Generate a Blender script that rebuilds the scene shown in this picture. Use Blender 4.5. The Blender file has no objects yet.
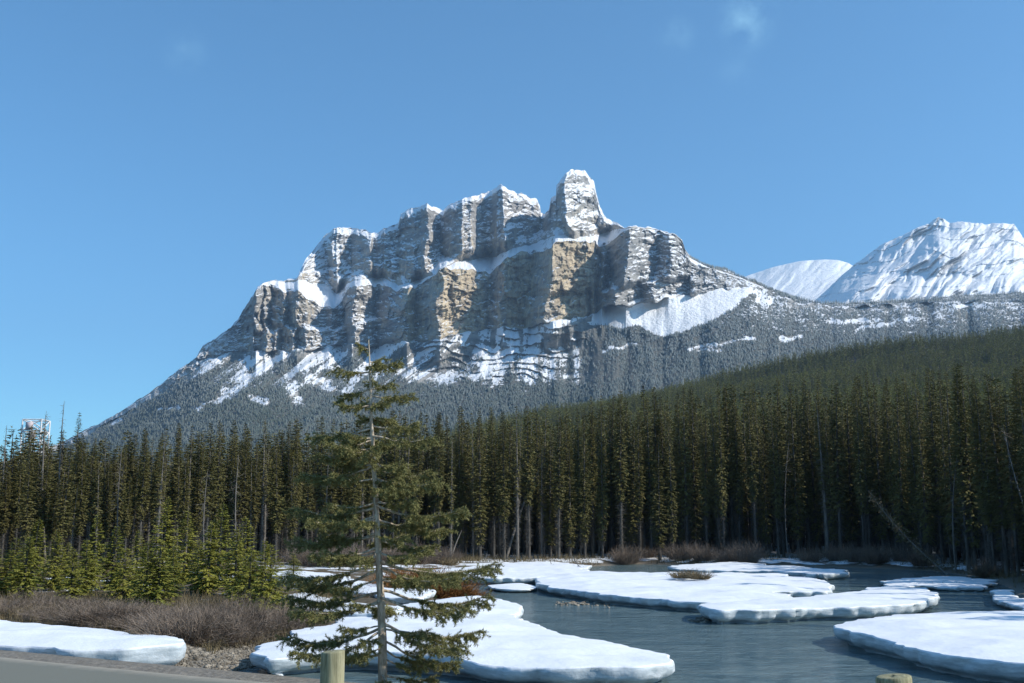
import bpy, math, random
import numpy as np
from mathutils import Vector, Matrix
from mathutils.geometry import delaunay_2d_cdt

sc = bpy.context.scene
C = sc.collection
R = math.radians

# ------------------------------------------------------------------ camera
F = 1024.0
EYE = np.array([0.0, 0.0, 4.5])
PITCH = math.atan(183.5 / F)
cam = bpy.data.cameras.new('camera')
cam.lens = 36.0; cam.sensor_width = 36.0
cam.clip_start = 0.1; cam.clip_end = 40000
camo = bpy.data.objects.new('camera', cam); C.objects.link(camo)
camo.location = EYE; camo.rotation_euler = (math.pi / 2 + PITCH, 0, 0)
sc.camera = camo

# ------------------------------------------------------------------ world, sun, exposure
SUN_EL = R(36); SUN_AZ = R(105)          # azimuth clockwise from +Y
S = np.array([math.cos(SUN_EL) * math.sin(SUN_AZ), math.cos(SUN_EL) * math.cos(SUN_AZ), math.sin(SUN_EL)])
w = bpy.data.worlds.new("World"); sc.world = w; w.use_nodes = True
nt = w.node_tree; nt.nodes.clear()
wo = nt.nodes.new('ShaderNodeOutputWorld'); bg = nt.nodes.new('ShaderNodeBackground')
sky = nt.nodes.new('ShaderNodeTexSky'); sky.sky_type = 'NISHITA'; sky.sun_disc = False
sky.sun_elevation = SUN_EL; sky.sun_rotation = SUN_AZ
sky.altitude = 1400; sky.air_density = 1.0; sky.dust_density = 0.9; sky.ozone_density = 2.5
bg.inputs['Strength'].default_value = 0.135
# faint wisps of high cloud, fixed in sky directions
tc = nt.nodes.new('ShaderNodeTexCoord')
def dirpx(x, y):
    v = np.array([(x - 512) / F, math.cos(PITCH) - (341.5 - y) / F * math.sin(PITCH), math.sin(PITCH) + (341.5 - y) / F * math.cos(PITCH)])
    return v / np.linalg.norm(v)
no = nt.nodes.new('ShaderNodeTexNoise'); no.inputs['Scale'].default_value = 38; no.inputs['Detail'].default_value = 6; no.inputs['Roughness'].default_value = 0.62
nt.links.new(tc.outputs['Generated'], no.inputs['Vector'])
acc = None
for (cx, cy, rad, st) in [(748, 20, .034, .30), (676, 36, .024, .13), (737, 68, .024, .07), (185, 52, .026, .11)]:
    d = dirpx(cx, cy)
    ds = nt.nodes.new('ShaderNodeVectorMath'); ds.operation = 'DISTANCE'; ds.inputs[1].default_value = d
    nt.links.new(tc.outputs['Generated'], ds.inputs[0])
    mr = nt.nodes.new('ShaderNodeMapRange'); mr.interpolation_type = 'SMOOTHSTEP'
    mr.inputs['From Min'].default_value = rad; mr.inputs['From Max'].default_value = 0
    mr.inputs['To Min'].default_value = 0; mr.inputs['To Max'].default_value = st
    nt.links.new(ds.outputs['Value'], mr.inputs['Value'])
    if acc is None: acc = mr.outputs[0]
    else:
        ad = nt.nodes.new('ShaderNodeMath'); ad.operation = 'ADD'
        nt.links.new(acc, ad.inputs[0]); nt.links.new(mr.outputs[0], ad.inputs[1]); acc = ad.outputs[0]
n2 = nt.nodes.new('ShaderNodeMapRange'); n2.inputs['From Min'].default_value = .36; n2.inputs['From Max'].default_value = .66
nt.links.new(no.outputs['Fac'], n2.inputs['Value'])
mu = nt.nodes.new('ShaderNodeMath'); mu.operation = 'MULTIPLY'
nt.links.new(acc, mu.inputs[0]); nt.links.new(n2.outputs[0], mu.inputs[1])
mx = nt.nodes.new('ShaderNodeMix'); mx.data_type = 'RGBA'
nt.links.new(mu.outputs[0], mx.inputs['Factor']); nt.links.new(sky.outputs[0], mx.inputs['A'])
mx.inputs['B'].default_value = (6.5, 6.8, 7.2, 1)
tn = nt.nodes.new('ShaderNodeMix'); tn.data_type = 'RGBA'; tn.blend_type = 'MULTIPLY'; tn.inputs['Factor'].default_value = 1
nt.links.new(mx.outputs['Result'], tn.inputs['A']); tn.inputs['B'].default_value = (.565, .975, 1.09, 1)
nt.links.new(tn.outputs['Result'], bg.inputs['Color']); nt.links.new(bg.outputs[0], wo.inputs['Surface'])

sl = bpy.data.lights.new('sun', 'SUN'); sl.energy = 4.4; sl.angle = R(0.5); sl.color = (1.0, 0.94, 0.85)
so = bpy.data.objects.new('sun', sl); C.objects.link(so)
so.rotation_euler = Vector(S).to_track_quat('Z', 'Y').to_euler(); so.location = (200, -100, 200)

sc.view_settings.view_transform = 'Standard'; sc.view_settings.look = 'None'
sc.view_settings.gamma = 1; sc.view_settings.exposure = 0.45; sc.view_settings.use_curve_mapping = False
sc.cycles.max_bounces = 6; sc.cycles.diffuse_bounces = 3; sc.cycles.glossy_bounces = 2
sc.cycles.volume_bounces = 0; sc.cycles.transparent_max_bounces = 4

# ------------------------------------------------------------------ numeric helpers
def hsh(i, j, s):
    i = i.astype(np.int64); j = j.astype(np.int64)
    h = (i * 374761393 + j * 668265263 + s * 2147483647 + 1274126177) & 0xFFFFFFFF
    h = ((h ^ (h >> 13)) * 1274126177) & 0xFFFFFFFF
    h = ((h ^ (h >> 16)) * 2246822519) & 0xFFFFFFFF
    return ((h ^ (h >> 15)) & 0xFFFFFF) / float(0xFFFFFF)
def vn(x, y, s=0):
    x, y = np.broadcast_arrays(np.asarray(x, float), np.asarray(y, float))
    i = np.floor(x); j = np.floor(y); fx = x - i; fy = y - j
    fx = fx * fx * fx * (fx * (fx * 6 - 15) + 10); fy = fy * fy * fy * (fy * (fy * 6 - 15) + 10)
    a = hsh(i, j, s); b = hsh(i + 1, j, s); c = hsh(i, j + 1, s); d = hsh(i + 1, j + 1, s)
    return (a + (b - a) * fx) * (1 - fy) + (c + (d - c) * fx) * fy
def fbm(x, y, o=4, s=0, g=.5):
    t = 0; a = 1; n = 0
    for k in range(o):
        t = t + a * vn(np.asarray(x) * 2 ** k + 17.3 * k, np.asarray(y) * 2 ** k - 9.1 * k, s + k); n += a; a *= g
    return t / n
def ridge(x, y, o=4, s=0, g=.5):
    t = 0; a = 1; n = 0
    for k in range(o):
        t = t + a * (1 - np.abs(2 * vn(np.asarray(x) * 2 ** k + 7.7 * k, np.asarray(y) * 2 ** k + 3.3 * k, s + k) - 1)); n += a; a *= g
    return t / n
def facet(x, y, s=0, slope=.6):
    """broken blocks: every cell has its own level and its own tilt"""
    x, y = np.broadcast_arrays(np.asarray(x, float), np.asarray(y, float))
    i0 = np.floor(x); j0 = np.floor(y); bd = np.full(x.shape, 1e9); out = np.zeros(x.shape)
    for di in (-1, 0, 1):
        for dj in (-1, 0, 1):
            i = i0 + di; j = j0 + dj
            cx = i + .15 + .7 * hsh(i, j, s); cy = j + .15 + .7 * hsh(i, j, s + 1)
            dx = x - cx; dy = y - cy; d = dx * dx + dy * dy
            v = hsh(i, j, s + 2) - .5 + slope * ((hsh(i, j, s + 3) - .5) * 2 * dx + (hsh(i, j, s + 4) - .5) * 2 * dy)
            m = d < bd; out = np.where(m, v, out); bd = np.where(m, d, bd)
    return out
def ss(a, b, x):
    t = np.clip((np.asarray(x, float) - a) / (b - a), 0, 1); return t * t * (3 - 2 * t)
def crv(pts, x):
    p = np.array(pts, float); return np.interp(x, p[:, 0], p[:, 1])
def ray(px, py):
    px = np.asarray(px, float); py = np.asarray(py, float)
    X = (px - 512) / F; U = (341.5 - py) / F
    return np.stack(np.broadcast_arrays(X, math.cos(PITCH) - U * math.sin(PITCH), math.sin(PITCH) + U * math.cos(PITCH)), -1)
def atD(px, py, D):
    r = ray(px, py); h = np.hypot(r[..., 0], r[..., 1]); return EYE + r * (np.asarray(D) / h)[..., None]
def atZ(px, py, z):
    r = ray(px, py); return EYE + r * ((z - EYE[2]) / r[..., 2])[..., None]
def proj(p):
    d = np.asarray(p, float) - EYE
    X = d[..., 0]; Z = d[..., 1] * math.cos(PITCH) + d[..., 2] * math.sin(PITCH)
    U = -d[..., 1] * math.sin(PITCH) + d[..., 2] * math.cos(PITCH)
    return 512 + F * X / Z, 341.5 - F * U / Z
def segdist(px, py, poly, closed=True):
    """distance to polyline"""
    P = np.array(poly, float); n = len(P); best = np.full(np.shape(px), 1e9)
    for i in range(n if closed else n - 1):
        a = P[i]; b = P[(i + 1) % n]; d = b - a; L = max(d @ d, 1e-9)
        t = np.clip(((px - a[0]) * d[0] + (py - a[1]) * d[1]) / L, 0, 1)
        best = np.minimum(best, np.hypot(px - a[0] - t * d[0], py - a[1] - t * d[1]))
    return best
def inside(px, py, poly):
    P = np.array(poly, float); n = len(P); r = np.zeros(np.shape(px), bool)
    for i in range(n):
        a = P[i]; b = P[(i + 1) % n]
        if a[1] == b[1]: continue
        c = ((a[1] > py) != (b[1] > py)) & (px < (b[0] - a[0]) * (py - a[1]) / (b[1] - a[1]) + a[0])
        r ^= c
    return r
def sdist(px, py, poly):
    d = segdist(px, py, poly); return np.where(inside(px, py, poly), -d, d)

# ------------------------------------------------------------------ mesh helpers
def mesh_np(name, V, Fq, mat=None, smooth=False, attrs=None, mats=None, midx=None):
    V = np.asarray(V, np.float32).reshape(-1, 3)
    me = bpy.data.meshes.new(name)
    if isinstance(Fq, list) and (not Fq or not isinstance(Fq[0], list)): groups = [np.asarray(f, np.int32) for f in Fq if len(f)]
    else: groups = [np.asarray(Fq, np.int32)]
    tot = []; loops = []
    for g in groups:
        tot.append(np.full(len(g), g.shape[1], np.int32)); loops.append(g.ravel())
    tot = np.concatenate(tot) if tot else np.zeros(0, np.int32); loops = np.concatenate(loops) if loops else np.zeros(0, np.int32)
    me.vertices.add(len(V)); me.vertices.foreach_set('co', V.ravel())
    if len(tot):
        me.loops.add(len(loops)); me.loops.foreach_set('vertex_index', loops)
        me.polygons.add(len(tot)); st = np.zeros(len(tot), np.int32); st[1:] = np.cumsum(tot)[:-1]
        me.polygons.foreach_set('loop_start', st); me.polygons.foreach_set('loop_total', tot)
        if smooth: me.polygons.foreach_set('use_smooth', np.ones(len(tot), bool))
        if midx is not None: me.polygons.foreach_set('material_index', np.asarray(midx, np.int32))
    if attrs:
        for k, v in attrs.items():
            a = me.attributes.new(k, 'FLOAT', 'POINT'); a.data.foreach_set('value', np.asarray(v, np.float32).ravel())
    for m in (mats or ([mat] if mat else [])): me.materials.append(m)
    me.update(); me.validate()
    return me
def link(name, me, parent=None):
    o = bpy.data.objects.new(name, me); C.objects.link(o)
    if parent: o.parent = parent
    return o
def tag(o, label=None, cat=None, group=None, kind=None):
    if label: o['label'] = label
    if cat: o['category'] = cat
    if group: o['group'] = group
    if kind: o['kind'] = kind
    return o
def thing(name, loc, label, cat, group=None, rz=0.0):
    o = bpy.data.objects.new(name, None); C.objects.link(o); o.location = loc; o.rotation_euler = (0, 0, rz)
    o.empty_display_size = .3
    return tag(o, label, cat, group)
def gridfaces(nr, nc):
    i = np.arange(nr - 1)[:, None] * nc + np.arange(nc - 1)[None]; i = i.ravel()
    return np.stack([i, i + 1, i + nc + 1, i + nc], 1)

class Acc:
    """collects triangles / quads"""
    def __init__(s): s.v = []; s.t = []; s.q = []; s.n = 0
    def add(s, V, tris=None, quads=None):
        V = np.asarray(V, float).reshape(-1, 3)
        if tris is not None: s.t.append(np.asarray(tris, np.int64).reshape(-1, 3) + s.n)
        if quads is not None: s.q.append(np.asarray(quads, np.int64).reshape(-1, 4) + s.n)
        s.v.append(V); s.n += len(V)
    def tube(s, pts, rads, k=6, cap=True):
        pts = np.asarray(pts, float); n = len(pts)
        T = np.gradient(pts, axis=0); T /= np.linalg.norm(T, axis=1)[:, None] + 1e-9
        ref = np.array([1.0, 0, 0]) if abs(T[0][0]) < .8 else np.array([0, 1.0, 0])
        A = np.cross(T, ref); A /= np.linalg.norm(A, axis=1)[:, None] + 1e-9; B = np.cross(T, A)
        an = np.arange(k) * 2 * math.pi / k
        V = pts[:, None] + np.asarray(rads, float)[:, None, None] * (np.cos(an)[None, :, None] * A[:, None] + np.sin(an)[None, :, None] * B[:, None])
        i = np.arange(n - 1)[:, None] * k; j = np.arange(k)[None]; j2 = (j + 1) % k
        Q = np.stack([i + j, i + j2, i + k + j2, i + k + j], -1).reshape(-1, 4)
        base = s.n; s.add(V.reshape(-1, 3), quads=Q)
        if cap:
            s.add(pts[-1:], tris=[[base + (n - 1) * k + a - s.n, base + (n - 1) * k + (a + 1) % k - s.n, 0] for a in range(k)])
            s.t[-1][:, :] = s.t[-1]
    def blades(s, P, Dr, L, W, up=None, tri=True):
        """long narrow triangles or diamonds: base P, unit direction Dr, length L, width W"""
        P = np.asarray(P); Dr = np.asarray(Dr); n = len(P)
        if n == 0: return
        if up is None: up = rng.normal(size=(n, 3))
        Sd = np.cross(Dr, up); Sd /= np.linalg.norm(Sd, axis=1)[:, None] + 1e-9
        L = np.broadcast_to(L, (n,))[:, None]; W = np.broadcast_to(W, (n,))[:, None]
        if tri:
            V = np.stack([P - Sd * W / 2, P + Sd * W / 2, P + Dr * L], 1).reshape(-1, 3)
            s.add(V, tris=np.arange(3 * n).reshape(n, 3))
        else:
            V = np.stack([P, P + Dr * L * .4 - Sd * W / 2, P + Dr * L, P + Dr * L * .4 + Sd * W / 2], 1).reshape(-1, 3)
            s.add(V, quads=np.arange(4 * n).reshape(n, 4))
    def mesh(s, name, mat, smooth=False, **kw):
        fs = []
        if s.t: fs.append(np.concatenate(s.t))
        if s.q: fs.append(np.concatenate(s.q))
        return mesh_np(name, np.concatenate(s.v), fs, mat, smooth, **kw)
rng = np.random.default_rng(7)
random.seed(7)

# ------------------------------------------------------------------ materials
def newmat(name):
    m = bpy.data.materials.new(name); m.use_nodes = True
    n = m.node_tree; n.nodes.clear()
    out = n.nodes.new('ShaderNodeOutputMaterial'); b = n.nodes.new('ShaderNodeBsdfPrincipled')
    n.links.new(b.outputs[0], out.inputs['Surface']); b.inputs['Roughness'].default_value = .85
    b.inputs['Specular IOR Level'].default_value = .2
    return m, n, b
def N(n, t, **kw):
    x = n.nodes.new(t)
    for k, v in kw.items():
        if k in ('operation', 'data_type', 'blend_type', 'noise_dimensions', 'interpolation_type', 'attribute_name', 'attribute_type', 'feature', 'bands_direction', 'wave_type'): setattr(x, k, v)
        else: x.inputs[k].default_value = v
    return x
def L(n, a, b): n.links.new(a, b)
def noise(n, vec, scale, detail=4, rough=.5, dist=0):
    x = N(n, 'ShaderNodeTexNoise', Scale=scale, Detail=detail, Roughness=rough, Distortion=dist)
    if vec is not None: L(n, vec, x.inputs['Vector'])
    return x.outputs['Fac']
def mrange(n, val, a, b, c=0, d=1, smooth=False):
    x = n.nodes.new('ShaderNodeMapRange')
    if smooth: x.interpolation_type = 'SMOOTHSTEP'
    for k, v in (('From Min', a), ('From Max', b), ('To Min', c), ('To Max', d)): x.inputs[k].default_value = v
    L(n, val, x.inputs['Value']); return x.outputs[0]
def math2(n, op, a, b=None, c=None):
    x = n.nodes.new('ShaderNodeMath'); x.operation = op
    for i, v in enumerate((a, b, c)):
        if v is None: continue
        if isinstance(v, (int, float)): x.inputs[i].default_value = v
        else: L(n, v, x.inputs[i])
    return x.outputs[0]
def mixc(n, f, a, b):
    x = n.nodes.new('ShaderNodeMix'); x.data_type = 'RGBA'
    for s_, v in (('Factor', f), ('A', a), ('B', b)):
        if isinstance(v, (int, float)): x.inputs[s_].default_value = v
        elif isinstance(v, tuple): x.inputs[s_].default_value = (*v, 1)
        else: L(n, v, x.inputs[s_])
    return x.outputs['Result']
def pos(n): return n.nodes.new('ShaderNodeNewGeometry').outputs['Position']
def scaled(n, vec, sx, sy, sz):
    x = n.nodes.new('ShaderNodeMapping'); x.inputs['Scale'].default_value = (sx, sy, sz); L(n, vec, x.inputs['Vector']); return x.outputs[0]
def bump(n, b, h, strength=.5, dist=.1):
    x = n.nodes.new('ShaderNodeBump'); x.inputs['Strength'].default_value = strength; x.inputs['Distance'].default_value = dist
    L(n, h, x.inputs['Height']); L(n, x.outputs[0], b.inputs['Normal'])

def foliage(name, c1, c2, c3, nsc=1.2):
    m, n, b = newmat(name)
    oi = n.nodes.new('ShaderNodeObjectInfo').outputs['Random']
    nz = noise(n, pos(n), nsc, 3, .6)
    c = mixc(n, oi, c1, c2)
    c = mixc(n, mrange(n, nz, .4, .7), c, c3)
    L(n, c, b.inputs['Base Color']); b.inputs['Roughness'].default_value = .75
    return m
M_spruce = foliage('spruce needles', (.080, .079, .026), (.140, .130, .042), (.185, .160, .06), .7)
M_young = foliage('young pine needles', (.13, .145, .022), (.22, .215, .036), (.26, .245, .05), 1.5)
M_hero = foliage('near spruce needles', (.19, .185, .07), (.19, .185, .07), (.27, .25, .10), 5)
M_hill = foliage('hill conifer', (.12, .125, .022), (.26, .245, .045), (.21, .205, .04), .05)

def bark(name, a, b_, sc_=6):
    m, n, b = newmat(name)
    v = scaled(n, pos(n), 1, 1, .25)
    f = noise(n, v, sc_, 5, .65)
    L(n, mixc(n, mrange(n, f, .35, .65), a, b_), b.inputs['Base Color']); bump(n, b, f, .6, .02)
    return m
M_bark = bark('grey conifer bark', (.05, .046, .040), (.13, .12, .105), 3)
M_snag = bark('weathered dead wood', (.11, .10, .088), (.22, .20, .175), 4)
M_hbark = bark('pale spruce bark', (.26, .20, .14), (.66, .56, .43), 22)
M_twig = bark('bare willow twigs', (.11, .085, .065), (.27, .215, .17), 1.5)
M_redtwig = bark('reddish willow twigs', (.15, .065, .02), (.26, .12, .035), 1.5)
M_drygrass = bark('dry grass', (.10, .078, .042), (.20, .16, .09), 1.5)
M_yelltwig = bark('tawny twigs', (.13, .10, .055), (.24, .185, .11), 1.5)

def mountain_mat():
    m, n, b = newmat('banded mountain limestone and snow')
    P = pos(n); g = n.nodes.new('ShaderNodeNewGeometry')
    nz = n.nodes.new('ShaderNodeSeparateXYZ'); L(n, g.outputs['Normal'], nz.inputs[0])
    thr = N(n, 'ShaderNodeAttribute', attribute_name='thr').outputs['Fac']
    tan = N(n, 'ShaderNodeAttribute', attribute_name='tan').outputs['Fac']
    veg = N(n, 'ShaderNodeAttribute', attribute_name='veg').outputs['Fac']
    n1 = noise(n, P, .035, 6, .65); n2_ = noise(n, P, .12, 4, .7)
    nn = math2(n, 'ADD', math2(n, 'MULTIPLY', math2(n, 'SUBTRACT', n1, .5), 1.0), math2(n, 'MULTIPLY', math2(n, 'SUBTRACT', n2_, .5), 1.15))
    d = math2(n, 'SUBTRACT', math2(n, 'ADD', nz.outputs['Z'], nn), thr)
    sn = mrange(n, d, -.04, .06)
    # strata
    band = noise(n, scaled(n, P, .002, .002, .05), 1, 5, .7)
    streak = noise(n, scaled(n, P, .05, .05, .006), 1, 5, .65)
    grey = mixc(n, mrange(n, band, .35, .65), (.18, .18, .18), (.42, .40, .37))
    tanc = mixc(n, mrange(n, streak, .35, .68), (.29, .235, .165), (.68, .56, .385))
    tf = mrange(n, math2(n, 'ADD', tan, math2(n, 'MULTIPLY', math2(n, 'SUBTRACT', streak, .5), .9)), .35, .65)
    rock = mixc(n, tf, grey, tanc)
    rock = mixc(n, math2(n, 'MULTIPLY', mrange(n, n2_, .5, .75), .35), rock, (.09, .09, .09))
    soil = mixc(n, n2_, (.06, .065, .055), (.15, .15, .14))
    rock = mixc(n, veg, rock, soil)
    L(n, mixc(n, sn, rock, (.82, .83, .85)), b.inputs['Base Color'])
    bump(n, b, math2(n, 'ADD', n1, math2(n, 'MULTIPLY', n2_, .6)), .8, 10)
    b.inputs['Roughness'].default_value = .9
    return m
M_mount = mountain_mat()

def snow_mat():
    m, n, b = newmat('settled river snow')
    P = pos(n)
    f = noise(n, P, .8, 5, .6); f2 = noise(n, P, 9, 4, .6)
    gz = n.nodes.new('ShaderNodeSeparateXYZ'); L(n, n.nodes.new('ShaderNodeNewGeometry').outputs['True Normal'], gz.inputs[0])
    ice_shade = mixc(n, mrange(n, noise(n, scaled(n, P, 1.2, 1.2, 7), 1, 5, .7), .35, .65), (.36, .42, .45), (.68, .73, .76))  # bluish ice layers on steep sides, darkened to paint in their shade
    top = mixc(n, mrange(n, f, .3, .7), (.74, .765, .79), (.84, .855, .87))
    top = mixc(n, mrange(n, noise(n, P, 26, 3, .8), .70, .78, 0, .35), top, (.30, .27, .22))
    L(n, mixc(n, mrange(n, gz.outputs['Z'], .35, .8), ice_shade, top), b.inputs['Base Color'])
    b.inputs['Roughness'].default_value = .65
    b.inputs['Subsurface Weight'].default_value = 0.0
    bump(n, b, math2(n, 'ADD', math2(n, 'MULTIPLY', f, 1.0), math2(n, 'MULTIPLY', f2, .12)), .3, .25)
    return m
M_snow = snow_mat()
def water_mat():
    m, n, b = newmat('shallow teal river')
    P = pos(n)
    riv = scaled(n, P, 1.1, 2.0, 1)
    f = noise(n, riv, 1.3, 6, .62, .4); g_ = noise(n, scaled(n, P, .35, .8, 1), 1, 7, .72, .8)
    L(n, mixc(n, mrange(n, g_, .4, .65), (.075, .122, .132), (.165, .225, .225)), b.inputs['Base Color'])
    b.inputs['Roughness'].default_value = .10; b.inputs['IOR'].default_value = 1.33; b.inputs['Specular IOR Level'].default_value = .5
    f9 = noise(n, scaled(n, P, .10, .42, 1), 1, 4, .6, .6)
    bump(n, b, math2(n, 'ADD', f, math2(n, 'MULTIPLY', f9, 1.3)), .9, .24)
    return m
M_water = water_mat()
def ground_mat():
    m, n, b = newmat('brown forest floor with leftover snow')
    P = pos(n)
    f = noise(n, P, .35, 5, .6); f2 = noise(n, P, 4, 4, .7); f3 = noise(n, P, .12, 4, .6)
    c = mixc(n, mrange(n, f2, .3, .7), (.055, .042, .028), (.17, .135, .085))
    grav = N(n, 'ShaderNodeAttribute', attribute_name='gravel').outputs['Fac']
    f5 = noise(n, P, 14, 3, .8)
    c = mixc(n, grav, c, mixc(n, mrange(n, f5, .3, .7), (.10, .088, .07), (.30, .27, .225)))
    sn = N(n, 'ShaderNodeAttribute', attribute_name='snow').outputs['Fac']
    s_ = mrange(n, math2(n, 'ADD', math2(n, 'MULTIPLY', sn, .5), math2(n, 'MULTIPLY', math2(n, 'SUBTRACT', f, .5), 1.2)), .28, .36)
    L(n, mixc(n, s_, c, (.76, .78, .8)), b.inputs['Base Color'])
    bump(n, b, f2, .6, .1)
    return m
M_ground = ground_mat()
def road_mat():
    m, n, b = newmat('dusty grey asphalt')
    P = pos(n); f = noise(n, P, 60, 3, .8); g_ = noise(n, P, .6, 4, .6)
    e = N(n, 'ShaderNodeAttribute', attribute_name='edge').outputs['Fac']
    c = mixc(n, mrange(n, f, .3, .7), (.145, .15, .125), (.21, .21, .175))
    c = mixc(n, math2(n, 'MULTIPLY', g_, .35), c, (.19, .18, .14))
    ee = mrange(n, math2(n, 'ADD', e, math2(n, 'MULTIPLY', math2(n, 'SUBTRACT', noise(n, P, 3, 5, .7), .5), .6)), .4, .8)
    c = mixc(n, ee, c, mixc(n, f, (.26, .235, .19), (.38, .35, .29)))
    L(n, c, b.inputs['Base Color']); bump(n, b, f, .3, .01)
    return m
M_road = road_mat()
def post_mat():
    m, n, b = newmat('greenish treated post wood')
    tcn = n.nodes.new('ShaderNodeTexCoord').outputs['Object']
    f = noise(n, scaled(n, tcn, 22, 22, 1.6), 1, 5, .7, .5); g_ = noise(n, tcn, 5, 4, .6)
    c = mixc(n, mrange(n, f, .35, .62), (.16, .15, .085), (.37, .345, .215))
    c = mixc(n, mrange(n, g_, .5, .75, 0, .6), c, (.40, .37, .27))
    L(n, c, b.inputs['Base Color']); bump(n, b, f, .7, .012)
    return m
M_post = post_mat()
def stone_mat():
    m, n, b = newmat('river stones')
    f = noise(n, pos(n), 2.5, 2, .8)
    L(n, mixc(n, mrange(n, f, .35, .65), (.10, .085, .065), (.34, .30, .24)), b.inputs['Base Color']); return m
M_stone = stone_mat()
def plain(name, c, r=.6):
    m, n, b = newmat(name); f = noise(n, pos(n), .8, 3)
    L(n, mixc(n, f, tuple(x * .75 for x in c), c), b.inputs['Base Color']); b.inputs['Roughness'].default_value = r; return m
M_white = plain('white painted steel', (.8, .8, .8)); M_pink = plain('faded pink panel', (.62, .54, .55))
def frost_mat():
    m, n, b = newmat('frosted slope conifers')
    oi = n.nodes.new('ShaderNodeObjectInfo').outputs['Random']; P = pos(n)
    z = n.nodes.new('ShaderNodeSeparateXYZ'); L(n, P, z.inputs[0])
    c = mixc(n, oi, (.024, .042, .026), (.062, .084, .052))
    fr = mrange(n, math2(n, 'ADD', z.outputs['Z'], math2(n, 'MULTIPLY', noise(n, P, .004, 3), 420)), 330, 820, .10, .52)
    fr = math2(n, 'MULTIPLY', fr, mrange(n, oi, 0, 1, .55, 1.2))
    L(n, mixc(n, fr, c, (.50, .53, .54)), b.inputs['Base Color']); return m
M_frost = frost_mat()

# ================================================================== CASTLE MOUNTAIN
C4 = [(-260, 500), (-60, 482), (60, 443), (82, 431), (95, 425), (113, 416), (130, 405), (150, 392), (168, 378), (185, 366), (196, 358), (203, 345), (212, 340), (222, 333), (232, 326), (238, 318), (246, 306),
      (252, 296), (258, 287), (264, 283), (270, 281), (280, 280), (290, 279.5), (297, 278), (301, 268), (307, 258), (314, 250), (321, 241), (327, 234), (334, 229), (345, 227.5), (358, 228), (368, 231), (372, 234), (378, 232), (388, 227), (399, 222),
      (401, 214), (405, 211), (412, 208), (420, 206), (427, 203), (432, 206), (440, 209), (443, 211), (447, 206), (455, 202), (466, 198), (478, 196), (488, 191), (495, 188), (501, 185), (506, 187.5), (513, 191),
      (525, 195), (537, 199), (540, 205), (541, 212), (545, 214), (549, 210), (551, 198), (556, 195), (556.5, 184), (561, 180), (566, 173), (571, 170), (579, 169), (585, 171), (590, 177), (594, 181), (596, 192), (600, 206), (604, 215), (609, 219),
      (618, 223), (624, 227), (634, 226), (650, 227), (660, 229), (666, 232), (676, 235), (682, 240), (685, 250), (690, 257), (700, 263), (710, 267), (726, 270), (740, 276), (752, 281), (765, 287), (780, 293),
      (800, 299), (825, 303), (850, 303), (880, 301), (910, 300), (940, 297), (960, 295), (1000, 294), (1024, 293), (1150, 288), (1400, 280)]
C1 = [(-260, 512), (60, 450), (150, 400), (200, 366), (215, 358), (240, 352), (262, 350), (300, 349), (340, 346), (375, 345), (400, 342), (430, 340), (455, 336), (480, 330), (520, 327), (555, 322), (585, 317), (605, 306), (625, 305), (650, 302), (680, 297), (705, 292), (735, 288), (752, 286), (775, 294), (800, 302), (850, 306), (1400, 290)]
C2 = [(-260, 507), (60, 446), (150, 395), (200, 353), (236, 325), (250, 305), (256, 288), (262, 284), (272, 289), (285, 290), (298, 292), (306, 300), (322, 306), (333, 306), (341, 300), (350, 288), (362, 284), (385, 287), (396, 292), (404, 288), (416, 286), (430, 279), (439, 270), (446, 267), (460, 267), (478, 269), (490, 270), (499, 264), (508, 255), (520, 251), (538, 250), (552, 246), (558, 241), (575, 240), (594, 243),
      (600, 246), (608, 244), (618, 236), (624, 231), (636, 229), (660, 231), (676, 237), (682, 242), (690, 259), (710, 269), (740, 278), (765, 289), (800, 300.5), (850, 304), (1400, 285)]
C3 = [(-260, 503), (60, 445), (150, 394), (200, 351), (236, 323), (250, 300), (256, 286), (262, 283), (280, 281), (297, 280), (310, 283), (325, 286), (337, 292), (345, 285), (360, 280), (385, 277), (398, 286), (410, 282), (425, 275), (436, 272), (446, 265), (460, 261), (485, 257), (496, 257), (504, 252), (515, 248), (530, 245), (546, 239), (560, 237), (575, 238), (590, 235), (604, 233), (615, 229), (622, 228.5), (636, 228), (660, 230.3), (676, 236), (684, 247),
      (690, 258), (710, 268), (740, 277), (765, 288), (800, 299.7), (850, 303.5), (1400, 283)]
C1b = [(-260, 900), (248, 900), (254, 331), (300, 327), (335, 330), (360, 322), (395, 316), (415, 314), (440, 308), (470, 302), (480, 302), (512, 300), (540, 295), (555, 292), (600, 290), (625, 287), (690, 276), (700, 900), (1400, 900)]
D1c = [(-260, 3500), (60, 3350), (150, 3150), (250, 2990), (330, 2950), (400, 2940), (620, 2940), (700, 2960), (760, 3000), (850, 3050), (1024, 3150), (1400, 3300)]
ZL = [(-260, 0), (200, 20), (240, 60), (250, 50), (256, 0), (263, 30), (265, 20), (272, 48), (283, 0), (288, 25), (297, -15), (318, 30), (324, 36), (329, 25), (335, 45), (341, 50), (352, -30), (375, 45), (400, -40), (407, -62), (417, -20), (440, -95), (480, -35), (490, -10), (503, -60), (530, -15), (553, -130), (594, -55), (598, -20), (602, -50), (606, 0), (626, -120), (638, -85), (650, -60), (656, -45), (668, -85), (700, -10), (760, 40), (1400, 0)]
ZU = [(-260, 0), (290, 40), (297, 0), (328, 60), (337, 10), (350, 40), (378, -40), (388, -18), (400, -25), (426, -100), (434, -45), (440, -20), (446, -50), (490, -160), (515, -40), (540, 25), (547, -40), (567, -150), (598, -35), (603, -45), (622, 10), (700, 0), (1400, 0)]

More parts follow.
